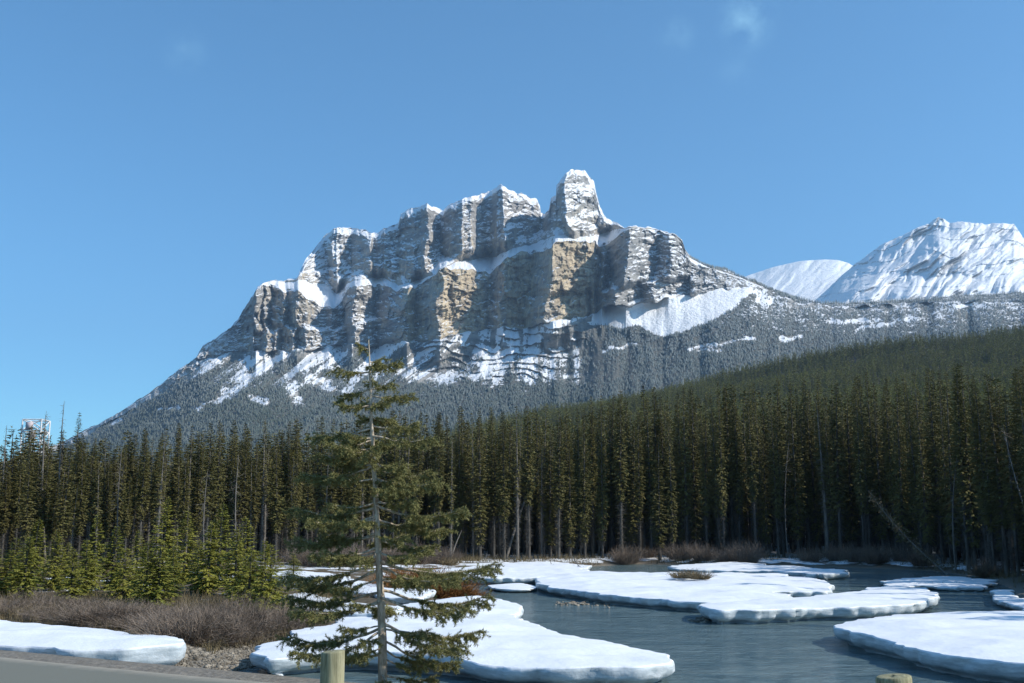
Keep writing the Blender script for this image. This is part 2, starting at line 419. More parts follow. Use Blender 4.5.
def castle():
    xs = np.concatenate([np.arange(-260, 60, 2.5), np.arange(60, 800, .62), np.arange(800, 1400, 1.6)])
    y4 = crv(C4, xs); y1 = crv(C1, xs); y2 = crv(C2, xs); y3 = crv(C3, xs); y1b = crv(C1b, xs)
    rocky = ss(150, 210, xs) * (1 - ss(690, 760, xs))
    rough = (fbm(xs / 4.5, 0, 4, 11) - .5)
    y4 = y4 + rough * 3.6 * rocky + (fbm(xs / 9., 0, 3, 12) - .5) * 4 * (1 - rocky)
    y2 = np.maximum(y2 + ((fbm(xs / 5., 3, 4, 13) - .5) * 3.5 + (fbm(xs / 13., 4, 3, 113) - .5) * 9 * (1 - ss(540, 560, xs) * (1 - ss(615, 625, xs)))) * rocky, y4 + .35)
    y3 = np.clip(y3 + ((fbm(xs / 6., 5, 4, 14) - .5) * 3 + (fbm(xs / 16., 6, 3, 114) - .5) * 5) * rocky * (1 - ss(600, 625, xs)), y4 + .15, y2 - .1)
    y1s = y1.copy(); y1 = np.maximum(y1 + (fbm(xs / 9., 7, 4, 15) - .5) * 7, y2 + .4)
    D1 = crv(D1c, xs); zl = crv(ZL, xs) * 2.2; zu = crv(ZU, xs) * 2.4
    bench = np.clip((y2 - y3) * 11 + 12, 5, 175) * ss(240, 300, xs) + 4
    # right-hand upper block: lower cliff steps well back as it rises
    back = 92 + 40 * ss(620, 650, xs) * (1 - ss(690, 720, xs))
    back = np.minimum(back, (y1 - y2) * 2.2 + 2)
    back = np.where(xs > 700, back + (y1 - y2) * 13 * ss(740, 800, xs), back)
    rows = []
    def push(y, D, thr, tan, veg): rows.append((y, D + 0 * xs, thr + 0 * xs, tan + 0 * xs, veg + 0 * xs))
    yA0 = np.full_like(xs, 532.)
    chutes = [((291, 347), (255, 372), 4), ((255, 372), (217, 402), 3.2), ((336, 345), (302, 368), 4), ((395, 341), (353, 379), 3.5), ((262, 352), (250, 362), 3),
              ((350, 352), (330, 366), 3), ((245, 380), (225, 396), 4.5), ((212, 402), (196, 410), 2.5), ((290, 385), (300, 400), 5), ((252, 398), (268, 402), 3), ((305, 378), (330, 386), 4), ((360, 372), (345, 392), 2),
              ((425, 350), (400, 372), 2.5), ((515, 341), (476, 377), 4), ((561, 320), (498, 358), 6), ((575, 318), (600, 312), 4), ((545, 345), (525, 360), 2), ((455, 345), (440, 356), 3), ((120, 417), (110, 422), 3), ((160, 410), (180, 407), 1.5), ((430, 335), (405, 345), 3),
              ((465, 330), (516, 336), 6), ((410, 374), (450, 378), 5), ((465, 345), (490, 352), 4), ((575, 335), (560, 350), 1.6), ((640, 345), (600, 350), 1.2), ((690, 350), (752, 338), 1.6), ((700, 352), (720, 349), 1.6), ((752, 290), (772, 301), 3), ((760, 300), (768, 303), 3),
              ((830, 322), (880, 320), 1.5), ((855, 330), (915, 318), 1.4), ((950, 306), (985, 305), 1.8), ((780, 340), (800, 336), 1.5)]
    meadow = [(588, 324), (603, 307), (625, 304), (652, 301), (682, 296), (706, 291), (735, 287), (750, 285), (749, 293), (738, 304), (727, 313), (712, 320), (694, 328), (676, 334), (660, 336), (648, 331), (640, 325), (625, 329), (606, 325)]
    def snowcover(X, Y):
        s = np.zeros(np.shape(X))
        wob = (fbm(X / 9, Y / 7, 4, 31) - .5) * 13
        for a, b_, wd in chutes:
            s = np.maximum(s, 1.15 - segdist(X + wob, Y + wob * .4, [a, b_], False) / (wd * 1.7) - .55 * np.abs(fbm(X / 5, Y / 5, 3, 33) - .5) * 2)
        sd = sdist(X + wob * .5, Y + wob * .3, meadow)
        return np.clip(s * 1.6, 0, 1), ss(1.5, -1.5, sd)
    nA = 270
    for i in range(nA):
        t = i / nA; y = yA0 + (y1 - yA0) * t
        D = 1650 + (D1 - 1650) * np.minimum((532. - y) / (532. - y1s), 1.03)
        k = 1.25 * (1 - ss(400, 520, xs))
        u = xs + k * (y - 345)
        msd = sdist(xs, y, meadow)
        amp = ss(0, .5, t) * (.12 + .88 * ss(-8, 12, msd))
        D = D + amp * ((ridge(u / 38, y / 170, 4, 41) - .5) * 90 + (fbm(u / 9, y / 30, 4, 42) - .5) * 26)
        D = D + zl * (.35 + .65 * ss(-8, 12, msd)) * (ss(1 - 36 / np.maximum(y1 * -1 + 532, 30), 1, t)) * .9
        ch, me = snowcover(xs, y)
        # small rock bands below the cliffs
        rb = ss(400, 425, xs) * (1 - ss(570, 600, xs)) * ss(386, 374, y) * ss(.40, .56, fbm(xs / 30, y / 16, 3, 45) + .12 * (xs < 520)) * (1 - me)
        st = y / 9.5 + fbm(xs / 40, y / 25, 4, 44) * 3.2; fr = st - np.floor(st)
        D = D - rb * (15 * (fr ** 3) - 7) + amp * (fbm(xs / 3.5, y / 3.5, 3, 46) - .5) * 9
        stk = fbm(u / 6, y / 34, 4, 47)
        thr = 1.14 - ch * .42 - me * 1.6 - .10 * ss(600, 660, xs) * ss(360, 320, y) - (.34 + 2.0 * (stk - .5)) * ss(405, 355, y) * ss(150, 230, xs) * (1 - ss(560, 600, xs))
        thr = thr - rb * .16 - .22 * ss(700, 760, xs) * ss(350, 300, y)
        push(y, D, thr, .15 * rb, np.clip(1 - ch - me, 0, 1) * (1 - .75 * rb) * ss(1.0, .93, t))
        lastD = D
    nB = 165
    base = D1 + zl * .9
    def detail(y, s):
        w1 = (fbm(xs / 20, y / 20, 4, s + 9) - .5) * 12; w2 = (fbm(xs / 20 + 50, y / 20, 4, s + 10) - .5) * 10
        x_ = xs + w1; y_ = y + w2 + xs * .03
        d = (ridge(x_ / 21, y / 45, 3, s) - .5) * 24
        d = d + facet(x_ / 13, y_ / 9.5, s + 40) * 20
        d = d + facet(x_ / 5.5, y_ / 4.2, s + 50) * 12
        d = d + facet(xs / 2.3 + w1 * .2, y / 2.1, s + 60) * 5 + (ridge(x_ / 7, y / 60, 3, s + 70) - .5) * 13
        d = d + (fbm(xs / 2.2, y / 2.4, 3, s + 6) - .5) * 6
        return d
    def stair(t, n, x, y, sharp=6, s=0):
        q = t * n + fbm(x / 34, y / 90, 3, 60 + s) * .7
        q0 = fbm(x / 34, y * 0 + y / 90, 3, 60 + s) * .7
        f = q - np.floor(q); return np.clip((np.floor(q) + f ** sharp - q0) / n, 0, 1.05)
    for i in range(nB):
        t = i / nB; y = y1 + (y2 - y1) * t
        e = ss(0, .06, t)
        wx = xs + ((fbm(xs / 30, y / 26, 4, 171) - .5) * 13 + (fbm(xs / 8, y / 7, 3, 172) - .5) * 5) * e
        lowt = ss(-3, 3, y - y1b - (fbm(xs / 7, 2, 4, 173) - .5) * 8) * (y1b < 600)
        base = D1 + (crv(ZL, wx) * (1 - lowt) + crv(ZL, wx * 1.06 - 26) * .75 * lowt) * 2.25
        smo = ss(680, 712, xs)
        D = base + back * (stair(np.full_like(xs, t), 13, xs, y, 4) * (1 - smo) + t * smo) + e * detail(y, 71) * rocky
        lb = ss(.9, -.9, y - y1b - (fbm(xs / 7, 2, 4, 173) - .5) * 8) * (y1b < 600)
        D = D + 24 * lb * ss(.3, .6, fbm(xs / 16, 3, 3, 174) + .1)
        plaster = ss(618, 640, xs) * (1 - ss(684, 700, xs)) * .40 + ss(690, 730, xs) * .25 + (1 - ss(250, 262, xs)) * .2 + ss(300, 340, y) * .06
        plaster = plaster + .26 * np.exp(-((xs - 358) / 16) ** 2) + .20 * np.exp(-((xs - 322) / 12) ** 2)
        tanv = .36 + .55 * np.exp(-((xs - 573) / 22) ** 2) + .45 * np.exp(-((xs - 460) / 24) ** 2) + .35 * np.exp(-((xs - 518) / 17) ** 2) + .25 * np.exp(-((xs - 411) / 8) ** 2) - .15 * ss(610, 630, xs) + .1 * np.exp(-((xs - 290) / 30) ** 2)
        push(y, D, .74 + .28 * ss(735, 790, xs) - plaster * .8 + .30 * (tanv - .4).clip(0), tanv, .25 * ss(690, 730, xs) + 1. * ss(750, 790, xs))
        lastB = D
    D2 = lastB
    kk = 21; D2s = np.convolve(np.pad(D2, kk // 2, 'edge'), np.ones(kk) / kk, 'valid')
    nC = 34
    for i in range(nC):
        t = i / nC; y = y2 + (y3 - y2) * t
        D = D2 + (D2s - D2) * ss(0, .35, t) + bench * t + (fbm(xs / 12, y / 5, 3, 81) - .5) * 10 * ss(0, .3, t)
        push(y, D, .30 + .5 * (fbm(xs / 9, y / 4, 3, 176) - .4) + .7 * ss(690, 780, xs), .2, 1. * ss(720, 780, xs))
    D3 = D2s + bench
    # upper cliffs start from a smooth line so their own buttresses rule
    nD = 190; hgt = np.maximum(y3 - y4, .1)
    cap = np.clip(7. / hgt, .04, .5)
    for i in range(nD + 1):
        t = i / nD; y = y3 + (y4 - y3) * t
        wx = xs + (fbm(xs / 30, y / 26, 4, 181) - .5) * 12 + (fbm(xs / 8, y / 7, 3, 182) - .5) * 5
        tgt = D1 + crv(ZU, wx) * 2.45 + 130 + back
        fade = ss(0, 11., t * hgt) * ss(4, 13, hgt)
        D = D3 + (1.5 + 13 * ss(740, 800, xs)) * t * hgt + fade * (26 * ss(.8, -.8, y - (267 - (xs - 340) * .12 + (fbm(xs / 9, 8, 3, 175) - .5) * 8)) * (xs < 445) + np.maximum(tgt - D3, -90) + 85 * stair(np.full_like(xs, t), 12, xs, y, 4, 5) * ss(12, 40, hgt))
        D = D + ss(0, .08, t) * detail(y, 91) * .85 * rocky * ss(2, 20, hgt)
        cp = ss(1 - cap, 1, t) ** 1.5
        D = D + 55 * cp * rocky
        pl = .10 + .42 * np.exp(-((xs - 318) / 24) ** 2) + .26 * np.exp(-((xs - 503) / 12) ** 2) * (xs < 545) + .34 * ss(545, 565, xs) * (1 - ss(612, 625, xs)) + .35 * np.exp(-((xs - 437) / 5) ** 2)
        push(y, D, .72 + .30 * ss(735, 790, xs) - pl * .8 - .45 * cp * rocky, .30 + .12 * ss(.9, .2, t), 1. * ss(720, 780, xs))
        lastT = D
    Y = np.stack([r[0] for r in rows]); D = np.stack([r[1] for r in rows])
    THR = np.stack([r[2] for r in rows]); TAN = np.stack([r[3] for r in rows]); VEG = np.stack([r[4] for r in rows])
    X = np.broadcast_to(xs, Y.shape)
    V = atD(X, Y, D)
    top = V[-1]
    dirh = top - EYE; dirh[:, 2] = 0; dirh /= np.linalg.norm(dirh, axis=1)[:, None]
    ex = []
    for dd, dz in [(12, 1), (40, 10), (110, 55), (250, 150), (500, 330), (900, 560), (1500, 900)]:
        q = top + dirh * dd; q[:, 2] -= dz * (1 + .2 * fbm(xs / 14, dd, 3, 5)); q[:, 2] = np.maximum(q[:, 2], -10); ex.append(q)
    V = np.concatenate([V, np.stack(ex)]); k = len(ex)
    THR = np.concatenate([THR, np.full((k, len(xs)), .5)]); TAN = np.concatenate([TAN, np.full((k, len(xs)), .3)]); VEG = np.concatenate([VEG, np.zeros((k, len(xs)))])
    nr, nc = V.shape[:2]
    me = mesh_np('castle_mountain', V.reshape(-1, 3), gridfaces(nr, nc), M_mount, True, dict(thr=THR, tan=TAN, veg=VEG))
    o = link('mountain', me); tag(o, kind='structure')
    return xs, V, nA, snowcover, Y
MX, MV, NA, SNOWC, MY = castle()

# snowy range behind on the right
def range_mesh(name, C4_, D4, D0, y0, x0, x1, seed, ribs, rockiness, slant):
    xs = np.arange(x0, x1, .8); n = 260
    y4 = crv(C4_, xs) + (fbm(xs / 7, 0, 4, seed) - .5) * 2.5 * rockiness
    T = np.linspace(0, 1, n)[:, None]
    Y = y0 + (y4 - y0) * T
    D = D0 + (crv(D4, xs) - D0) * T ** .9
    u = xs + slant * (Y - 260)
    w_ = (fbm(xs / 40, Y / 30, 3, seed + 9) - .5) * 30
    D = D + ss(0, .3, T) * ribs * ((ridge((u + w_) / 30, Y / 60, 3, seed + 1) - .5) * 2.2 + (ridge((u + w_) / 10, Y / 26, 3, seed + 2) - .5) * .7 + (fbm(u / 4, Y / 5, 3, seed + 3) - .5) * .2)
    st = (Y + .12 * xs) / 14 + fbm(xs / 40, Y / 40, 3, seed + 4) * 1.5; fr = st - np.floor(st)
    D = D - rockiness * 12 * fr ** 4
    V = atD(np.broadcast_to(xs, Y.shape), Y, D)
    thr = -.34 - .0 * Y + .25 * (1 - rockiness) * -1
    thr = thr + rockiness * .80 * np.exp(-((xs - 905 - (Y - 235) * -1.4) / 30) ** 2) + 0 * Y
    top = V[-1]; dirh = top - EYE; dirh[:, 2] = 0; dirh /= np.linalg.norm(dirh, axis=1)[:, None]
    ex = []
    for dd, dz in [(60, 20), (250, 150), (900, 600), (2200, 1300), (3500, 2400)]:
        q = top + dirh * dd; q[:, 2] = np.maximum(q[:, 2] - dz, -10); ex.append(q)
    V = np.concatenate([V, np.stack(ex)]); k = len(ex)
    THR = np.concatenate([thr, np.full((k, len(xs)), .4)])
    z = np.zeros_like(THR)
    me = mesh_np(name, V.reshape(-1, 3), gridfaces(V.shape[0], V.shape[1]), M_mount, True, dict(thr=THR, tan=z + .1, veg=z))
    return tag(link(name, me), kind='structure')
PK = [(700, 330), (780, 312), (815, 300), (835, 282), (848, 270), (858, 262), (868, 254), (880, 246), (892, 240), (905, 234), (918, 227), (929, 223), (934, 219), (939, 217), (945, 219), (950, 223), (958, 221), (970, 222), (985, 224), (1000, 223), (1014, 223.5), (1018, 229), (1024, 238), (1040, 250), (1100, 262), (1200, 280), (1330, 270)]
range_mesh('mountain', PK, [(700, 7200), (1330, 7000)], 5200, 332, 740, 1330, 201, 175, 1.0, 1.0)
DM = [(600, 330), (700, 296), (735, 280), (752, 274), (770, 268), (790, 263), (805, 260.5), (822, 259.5), (838, 260), (848, 263), (870, 275), (900, 292), (960, 310), (1000, 330)]
range_mesh('mountain', DM, [(600, 8400), (1000, 8600)], 6900, 332, 640, 1000, 233, 40, .25, 1.2)

# ================================================================== GROUND, RIVER, ROAD
WATER_PX = [(-500, 860), (-100, 690), (60, 676), (225, 674), (255, 668), (262, 658), (330, 650), (420, 628), (470, 606), (440, 596), (395, 592), (395, 582), (470, 575), (520, 570), (580, 567), (640, 564), (700, 566), (830, 567), (930, 571), (985, 578), (1010, 588), (1040, 612), (1180, 690), (1500, 860)]
WATER = atZ(np.array([p[0] for p in WATER_PX]), np.array([p[1] for p in WATER_PX]), 0.0)[:, :2]
E1 = atZ(0, 655, 2.5); E2 = atZ(300, 684, 2.5)
ed = (E2 - E1)[:2]; ed /= np.linalg.norm(ed); en = np.array([-ed[1], ed[0]])
if en[1] < 0: en = -en
def road_s(x, y): return (x - E1[0]) * en[0] + (y - E1[1]) * en[1]
HR = [(-700, 470), (0, 470), (350, 450), (480, 425), (560, 408), (620, 396), (700, 380), (760, 368), (800, 361), (850, 352), (900, 345), (960, 338), (1024, 331), (1150, 318), (1400, 300), (2200, 290)]
HD = 1500.
def pix_of_az(x, y): return 512 + F * x / np.maximum(y, 1) / math.cos(PITCH) * 1.0
def hill(x, y):
    D = np.hypot(x, y)
    px = np.clip(512 + F * (x / np.maximum(y, .05 * D + .1)) * 1.0, -700, 2200)
    zr = atD(512 + (px - 512) * .985, crv(HR, px), HD)[..., 2] - 11
    t = np.clip((D - 170) / (HD - 170), 0, 1)
    z = zr * t ** 1.55
    z = z + (fbm(x / 160, y / 160, 4, 301) - .5) * 26 * ss(300, 700, D) * ss(2200, 1500, D)
    z = z * ss(2600, 1600, D)
    return np.where(y > 0, z, 0)
def ground(x, y):
    x = np.asarray(x, float); y = np.asarray(y, float)
    sd = sdist(x, y, WATER); D = np.hypot(x, y)
    land = .04 + .55 * ss(0, 4, sd) + .9 * ss(6, 60, sd) + (fbm(x / 5, y / 5, 4, 302) - .5) * .5 * ss(0, 6, sd)
    z = np.where(sd < 0, -.9 * ss(0, -2.5, sd) - .02, land)
    z = z + hill(x, y)
    s = road_s(x, y)
    emb = 2.46 - .0 * s - 3.6 * ss(.25, 10, s)
    return np.maximum(z, emb) if True else z

def build_ground():
    rad = np.concatenate([np.geomspace(2, 300, 420), np.geomspace(304, 12000, 200)])
    az = np.radians(np.concatenate([np.linspace(-180, -45, 60)[:-1], np.linspace(-45, 45, 620), np.linspace(45, 180, 60)[1:]]))
    A, Rr = np.meshgrid(az, rad)
    X = Rr * np.sin(A); Y = Rr * np.cos(A)
    Z = ground(X, Y)
    # gravel bar and shore stones
    px, py = proj(np.stack([X, Y, Z], -1))
    bar = ss(8, -4, sdist(px, py, [(90, 662), (130, 652), (185, 648), (215, 643), (250, 645), (275, 655), (300, 668), (270, 674), (150, 676)])) * (Y > 10)
    sd = sdist(X, Y, WATER)
    gravel = np.maximum(bar, ss(2.2, .3, sd) * .9); gravel = np.maximum(gravel, ss(6, 0, road_s(X, Y)))
    snow = .35 + .55 * ss(60, 150, np.hypot(X, Y)) - gravel * 1.2 - 1.0 * ss(200, 400, np.hypot(X, Y))
    return tag(link('ground', mesh_np('ground', np.stack([X, Y, Z], -1).reshape(-1, 3), gridfaces(len(rad), len(az)), M_ground, True, dict(gravel=gravel, snow=snow))), kind='structure')
build_ground()

def build_water():
    P = WATER.copy()
    c = P.mean(0)
    n = len(P)
    d = np.roll(P, -1, 0) - P
    # widen a little beneath the banks
    nrm = np.stack([d[:, 1], -d[:, 0]], 1); nrm /= np.linalg.norm(nrm, axis=1)[:, None]
    test = inside(P[:, 0] + nrm[:, 0] * .2, P[:, 1] + nrm[:, 1] * .2, P)
    nrm[test] *= -1
    Q = P + nrm * .8
    V = np.concatenate([Q, np.zeros((n, 1))], 1)
    me = bpy.data.meshes.new('river'); me.from_pydata([tuple(v) for v in V], [], [list(range(n))]); me.materials.append(M_water); me.update()
    return tag(link('river', me), kind='structure')
build_water()

def build_road():
    # strip from the far road edge back past the camera
    n = 240; s = np.concatenate([[0, .12, .3, .5, .8], np.linspace(1.2, 40, 30)]); u = np.linspace(-60, 90, n)
    U, Sg = np.meshgrid(u, s)
    wob = (fbm(U / 2.2, 0 * U, 4, 401) - .5) * .22
    X = E1[0] + ed[0] * U - en[0] * (Sg - wob * (Sg < 1)); Y = E1[1] + ed[1] * U - en[1] * (Sg - wob * (Sg < 1))
    Z = 2.5 + 0 * X; Z[0] -= .07
    edge = np.clip(1 - Sg / .75, 0, 1)
    return tag(link('road', mesh_np('road', np.stack([X, Y, Z], -1).reshape(-1, 3), gridfaces(len(s), n), M_road, True, dict(edge=edge))), kind='structure')
build_road()

# ------------------------------------------------------------------ snow banks
def bank(pxpoly, H=.7, jag=.25, res=.35, mound=.18, seed=1, zoff=0.0, under=.22, flat=False):
    """snow shelf: pixel outline of the TOP edge, real thickness down to the water"""
    p = np.array(pxpoly, float)
    W = atZ(p[:, 0], p[:, 1], H + zoff)[:, :2]
    pts = []
    n = len(W)
    tot = 0
    # Catmull-Rom resample
    for i in range(n):
        a, b, c, d = W[i - 1], W[i], W[(i + 1) % n], W[(i + 2) % n]
        m = max(2, int(np.linalg.norm(c - b) / (res * .6)))
        tns = .45
        for t in np.arange(m) / m:
            t2 = t * t; t3 = t2 * t
            q = .5 * ((2 * b) + (-a + c) * t + (2 * a - 5 * b + 4 * c - d) * t2 + (-a + 3 * b - 3 * c + d) * t3)
            q = q * tns + (b + (c - b) * t) * (1 - tns)
            pts.append(q)
    P = np.array(pts); m = len(P)
    if ((P[:, 0] * np.roll(P[:, 1], -1) - np.roll(P[:, 0], -1) * P[:, 1]).sum()) < 0: P = P[::-1]
    T = np.roll(P, -1, 0) - np.roll(P, 1, 0); T /= np.linalg.norm(T, axis=1)[:, None] + 1e-9
    Nn = np.stack([T[:, 1], -T[:, 0]], 1)        # outward for CCW
    k = np.arange(m)
    dd_ = np.hypot(P[:, 0], P[:, 1]); big = ss(45, 90, dd_)
    nz_ = (fbm(P[:, 0] / (1.6 + 1.6 * big), P[:, 1] / (1.6 + 1.6 * big), 5, seed, .6) - .5) * 2 * (1 + 1.6 * big)
    nz2 = (fbm(P[:, 0] / .45, P[:, 1] / .45, 3, seed + 2) - .5) * 2
    P = P + Nn * (nz_ * jag * 1.3 + nz2 * .15)[:, None]
    sm = np.stack([np.cos(0 * k)], 0)
    ring = []
    rn = fbm(P[:, 0] / .9, P[:, 1] / .9, 3, seed + 5)
    rn2 = fbm(P[:, 0] / 2.5, P[:, 1] / 2.5, 3, seed + 6)
    hh = H * (1 + .25 * (rn2 - .5))
    spec = [(-.06, -.42 - under * rn), (.14, -.36 - under * rn), (.24, -.12 - .2 * rn), (.36, -.03 - .1 * rn), (.5, .02 + .08 * (rn2 - .5)), (.80, .03 + .06 * rn), (.94, .02), (1.0, -.03)]
    tj = (fbm(P[:, 0] / .28, P[:, 1] / .28, 3, seed + 17) - .5) * .22
    for zf, off in spec:
        r_ = P + Nn * (np.broadcast_to(off, (m,)) - (0 if zf > .93 else 1) * .42 * np.clip(fbm(P[:, 0] / .5, P[:, 1] / .5 + zf * 1.5, 3, seed + 7) - .45, 0, 1))[:, None]
        r_ = r_ + Nn * (tj * (zf > .7))[:, None]
        ring.append(np.concatenate([r_, (zf * hh + zoff)[:, None]], 1))
    # interior
    inner = ring[-1][:, :2]
    lo = inner.min(0); hi = inner.max(0)
    area = (hi - lo).prod(); step = max(res, math.sqrt(area / 9000.))
    gx, gy = np.meshgrid(np.arange(lo[0], hi[0], step), np.arange(lo[1], hi[1], step))
    gx = gx + (rng.random(gx.shape) - .5) * step * .5; gy = gy + (rng.random(gy.shape) - .5) * step * .5
    gx = gx.ravel(); gy = gy.ravel(); sd = sdist(gx, gy, inner); ok = sd < -step * .55
    gx = gx[ok]; gy = gy[ok]; sd = -sd[ok]
    coords = [Vector(v) for v in inner] + [Vector((a, b)) for a, b in zip(gx, gy)]
    ov, oe, of, o1, _, _ = delaunay_2d_cdt(coords, [], [list(range(m))], 1, 1e-5)
    V = np.concatenate(ring); nb = len(V)
    ic = np.array([[v.x, v.y] for v in ov]); 
    sdi = -sdist(ic[:, 0], ic[:, 1], inner)
    hi_ = H * (1 + .25 * (fbm(ic[:, 0] / 2.5, ic[:, 1] / 2.5, 3, seed + 6) - .5)) + zoff
    hi_ = hi_ + mound * ss(.2, 3, sdi) * ((fbm(ic[:, 0] / 5, ic[:, 1] / 5, 4, seed + 8) - .25)) + .02 * ss(0, .4, sdi) + .22 * ss(0, 1.2, sdi) * (ridge(ic[:, 0] / 3.2, ic[:, 1] / 1.6, 4, seed + 9) - .5)
    edge_ = sdi < 1e-3
    top_i = np.concatenate([ic, hi_[:, None]], 1)
    V = np.concatenate([V, top_i])
    mp = np.arange(len(ov)) + nb
    for idx, src in enumerate(o1):
        for s_ in src:
            if s_ < m: V[nb + idx] = ring[-1][s_]; break
    tris = np.array([[mp[a] for a in f] for f in of if len(f) == 3])
    qs = []
    for r_ in range(len(spec) - 1):
        a = r_ * m + k; b = r_ * m + (k + 1) % m
        qs.append(np.stack([a, b, b + m, a + m], 1))
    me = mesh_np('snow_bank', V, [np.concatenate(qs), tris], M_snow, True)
    return tag(link('snow', me), kind='structure')

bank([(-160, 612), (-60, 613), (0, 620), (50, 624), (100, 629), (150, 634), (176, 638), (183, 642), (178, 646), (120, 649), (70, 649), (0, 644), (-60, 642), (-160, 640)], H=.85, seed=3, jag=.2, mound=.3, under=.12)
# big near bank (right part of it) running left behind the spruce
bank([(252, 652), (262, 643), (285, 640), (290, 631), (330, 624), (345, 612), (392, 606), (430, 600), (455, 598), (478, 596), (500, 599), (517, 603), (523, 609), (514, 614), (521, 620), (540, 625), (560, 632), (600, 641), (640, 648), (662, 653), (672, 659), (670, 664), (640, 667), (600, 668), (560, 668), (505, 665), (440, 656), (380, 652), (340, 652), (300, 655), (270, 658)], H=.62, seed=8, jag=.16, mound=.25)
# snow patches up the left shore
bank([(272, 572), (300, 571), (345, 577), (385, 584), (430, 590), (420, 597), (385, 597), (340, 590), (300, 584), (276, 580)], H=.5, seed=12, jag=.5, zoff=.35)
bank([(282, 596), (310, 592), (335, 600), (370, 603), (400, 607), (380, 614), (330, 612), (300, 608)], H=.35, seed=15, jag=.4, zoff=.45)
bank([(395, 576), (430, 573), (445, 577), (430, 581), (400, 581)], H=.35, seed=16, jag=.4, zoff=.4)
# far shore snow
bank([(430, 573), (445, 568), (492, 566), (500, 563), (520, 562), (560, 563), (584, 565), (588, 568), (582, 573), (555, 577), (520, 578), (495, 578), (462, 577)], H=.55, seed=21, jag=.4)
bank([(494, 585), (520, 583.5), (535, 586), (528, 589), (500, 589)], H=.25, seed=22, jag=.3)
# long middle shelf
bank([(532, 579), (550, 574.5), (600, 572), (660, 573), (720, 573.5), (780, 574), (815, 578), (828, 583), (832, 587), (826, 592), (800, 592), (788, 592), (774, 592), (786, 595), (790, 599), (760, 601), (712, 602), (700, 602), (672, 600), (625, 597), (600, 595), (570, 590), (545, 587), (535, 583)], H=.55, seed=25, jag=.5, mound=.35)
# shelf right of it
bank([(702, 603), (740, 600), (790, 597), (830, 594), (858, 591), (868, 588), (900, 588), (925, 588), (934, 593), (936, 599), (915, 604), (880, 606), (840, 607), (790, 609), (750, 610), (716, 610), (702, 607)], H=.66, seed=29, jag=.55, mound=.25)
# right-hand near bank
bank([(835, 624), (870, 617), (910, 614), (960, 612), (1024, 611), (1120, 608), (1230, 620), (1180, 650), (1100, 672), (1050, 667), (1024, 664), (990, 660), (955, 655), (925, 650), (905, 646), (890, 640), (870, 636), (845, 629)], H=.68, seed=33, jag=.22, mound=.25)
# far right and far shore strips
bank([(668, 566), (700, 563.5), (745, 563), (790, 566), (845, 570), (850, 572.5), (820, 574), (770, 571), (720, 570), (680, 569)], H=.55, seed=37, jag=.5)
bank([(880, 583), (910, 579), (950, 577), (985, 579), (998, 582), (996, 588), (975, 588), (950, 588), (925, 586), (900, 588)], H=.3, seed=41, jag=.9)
bank([(992, 592), (1006, 590), (1030, 602), (1060, 606), (1050, 610), (1020, 609), (1003, 600)], H=.4, seed=43, jag=.3)

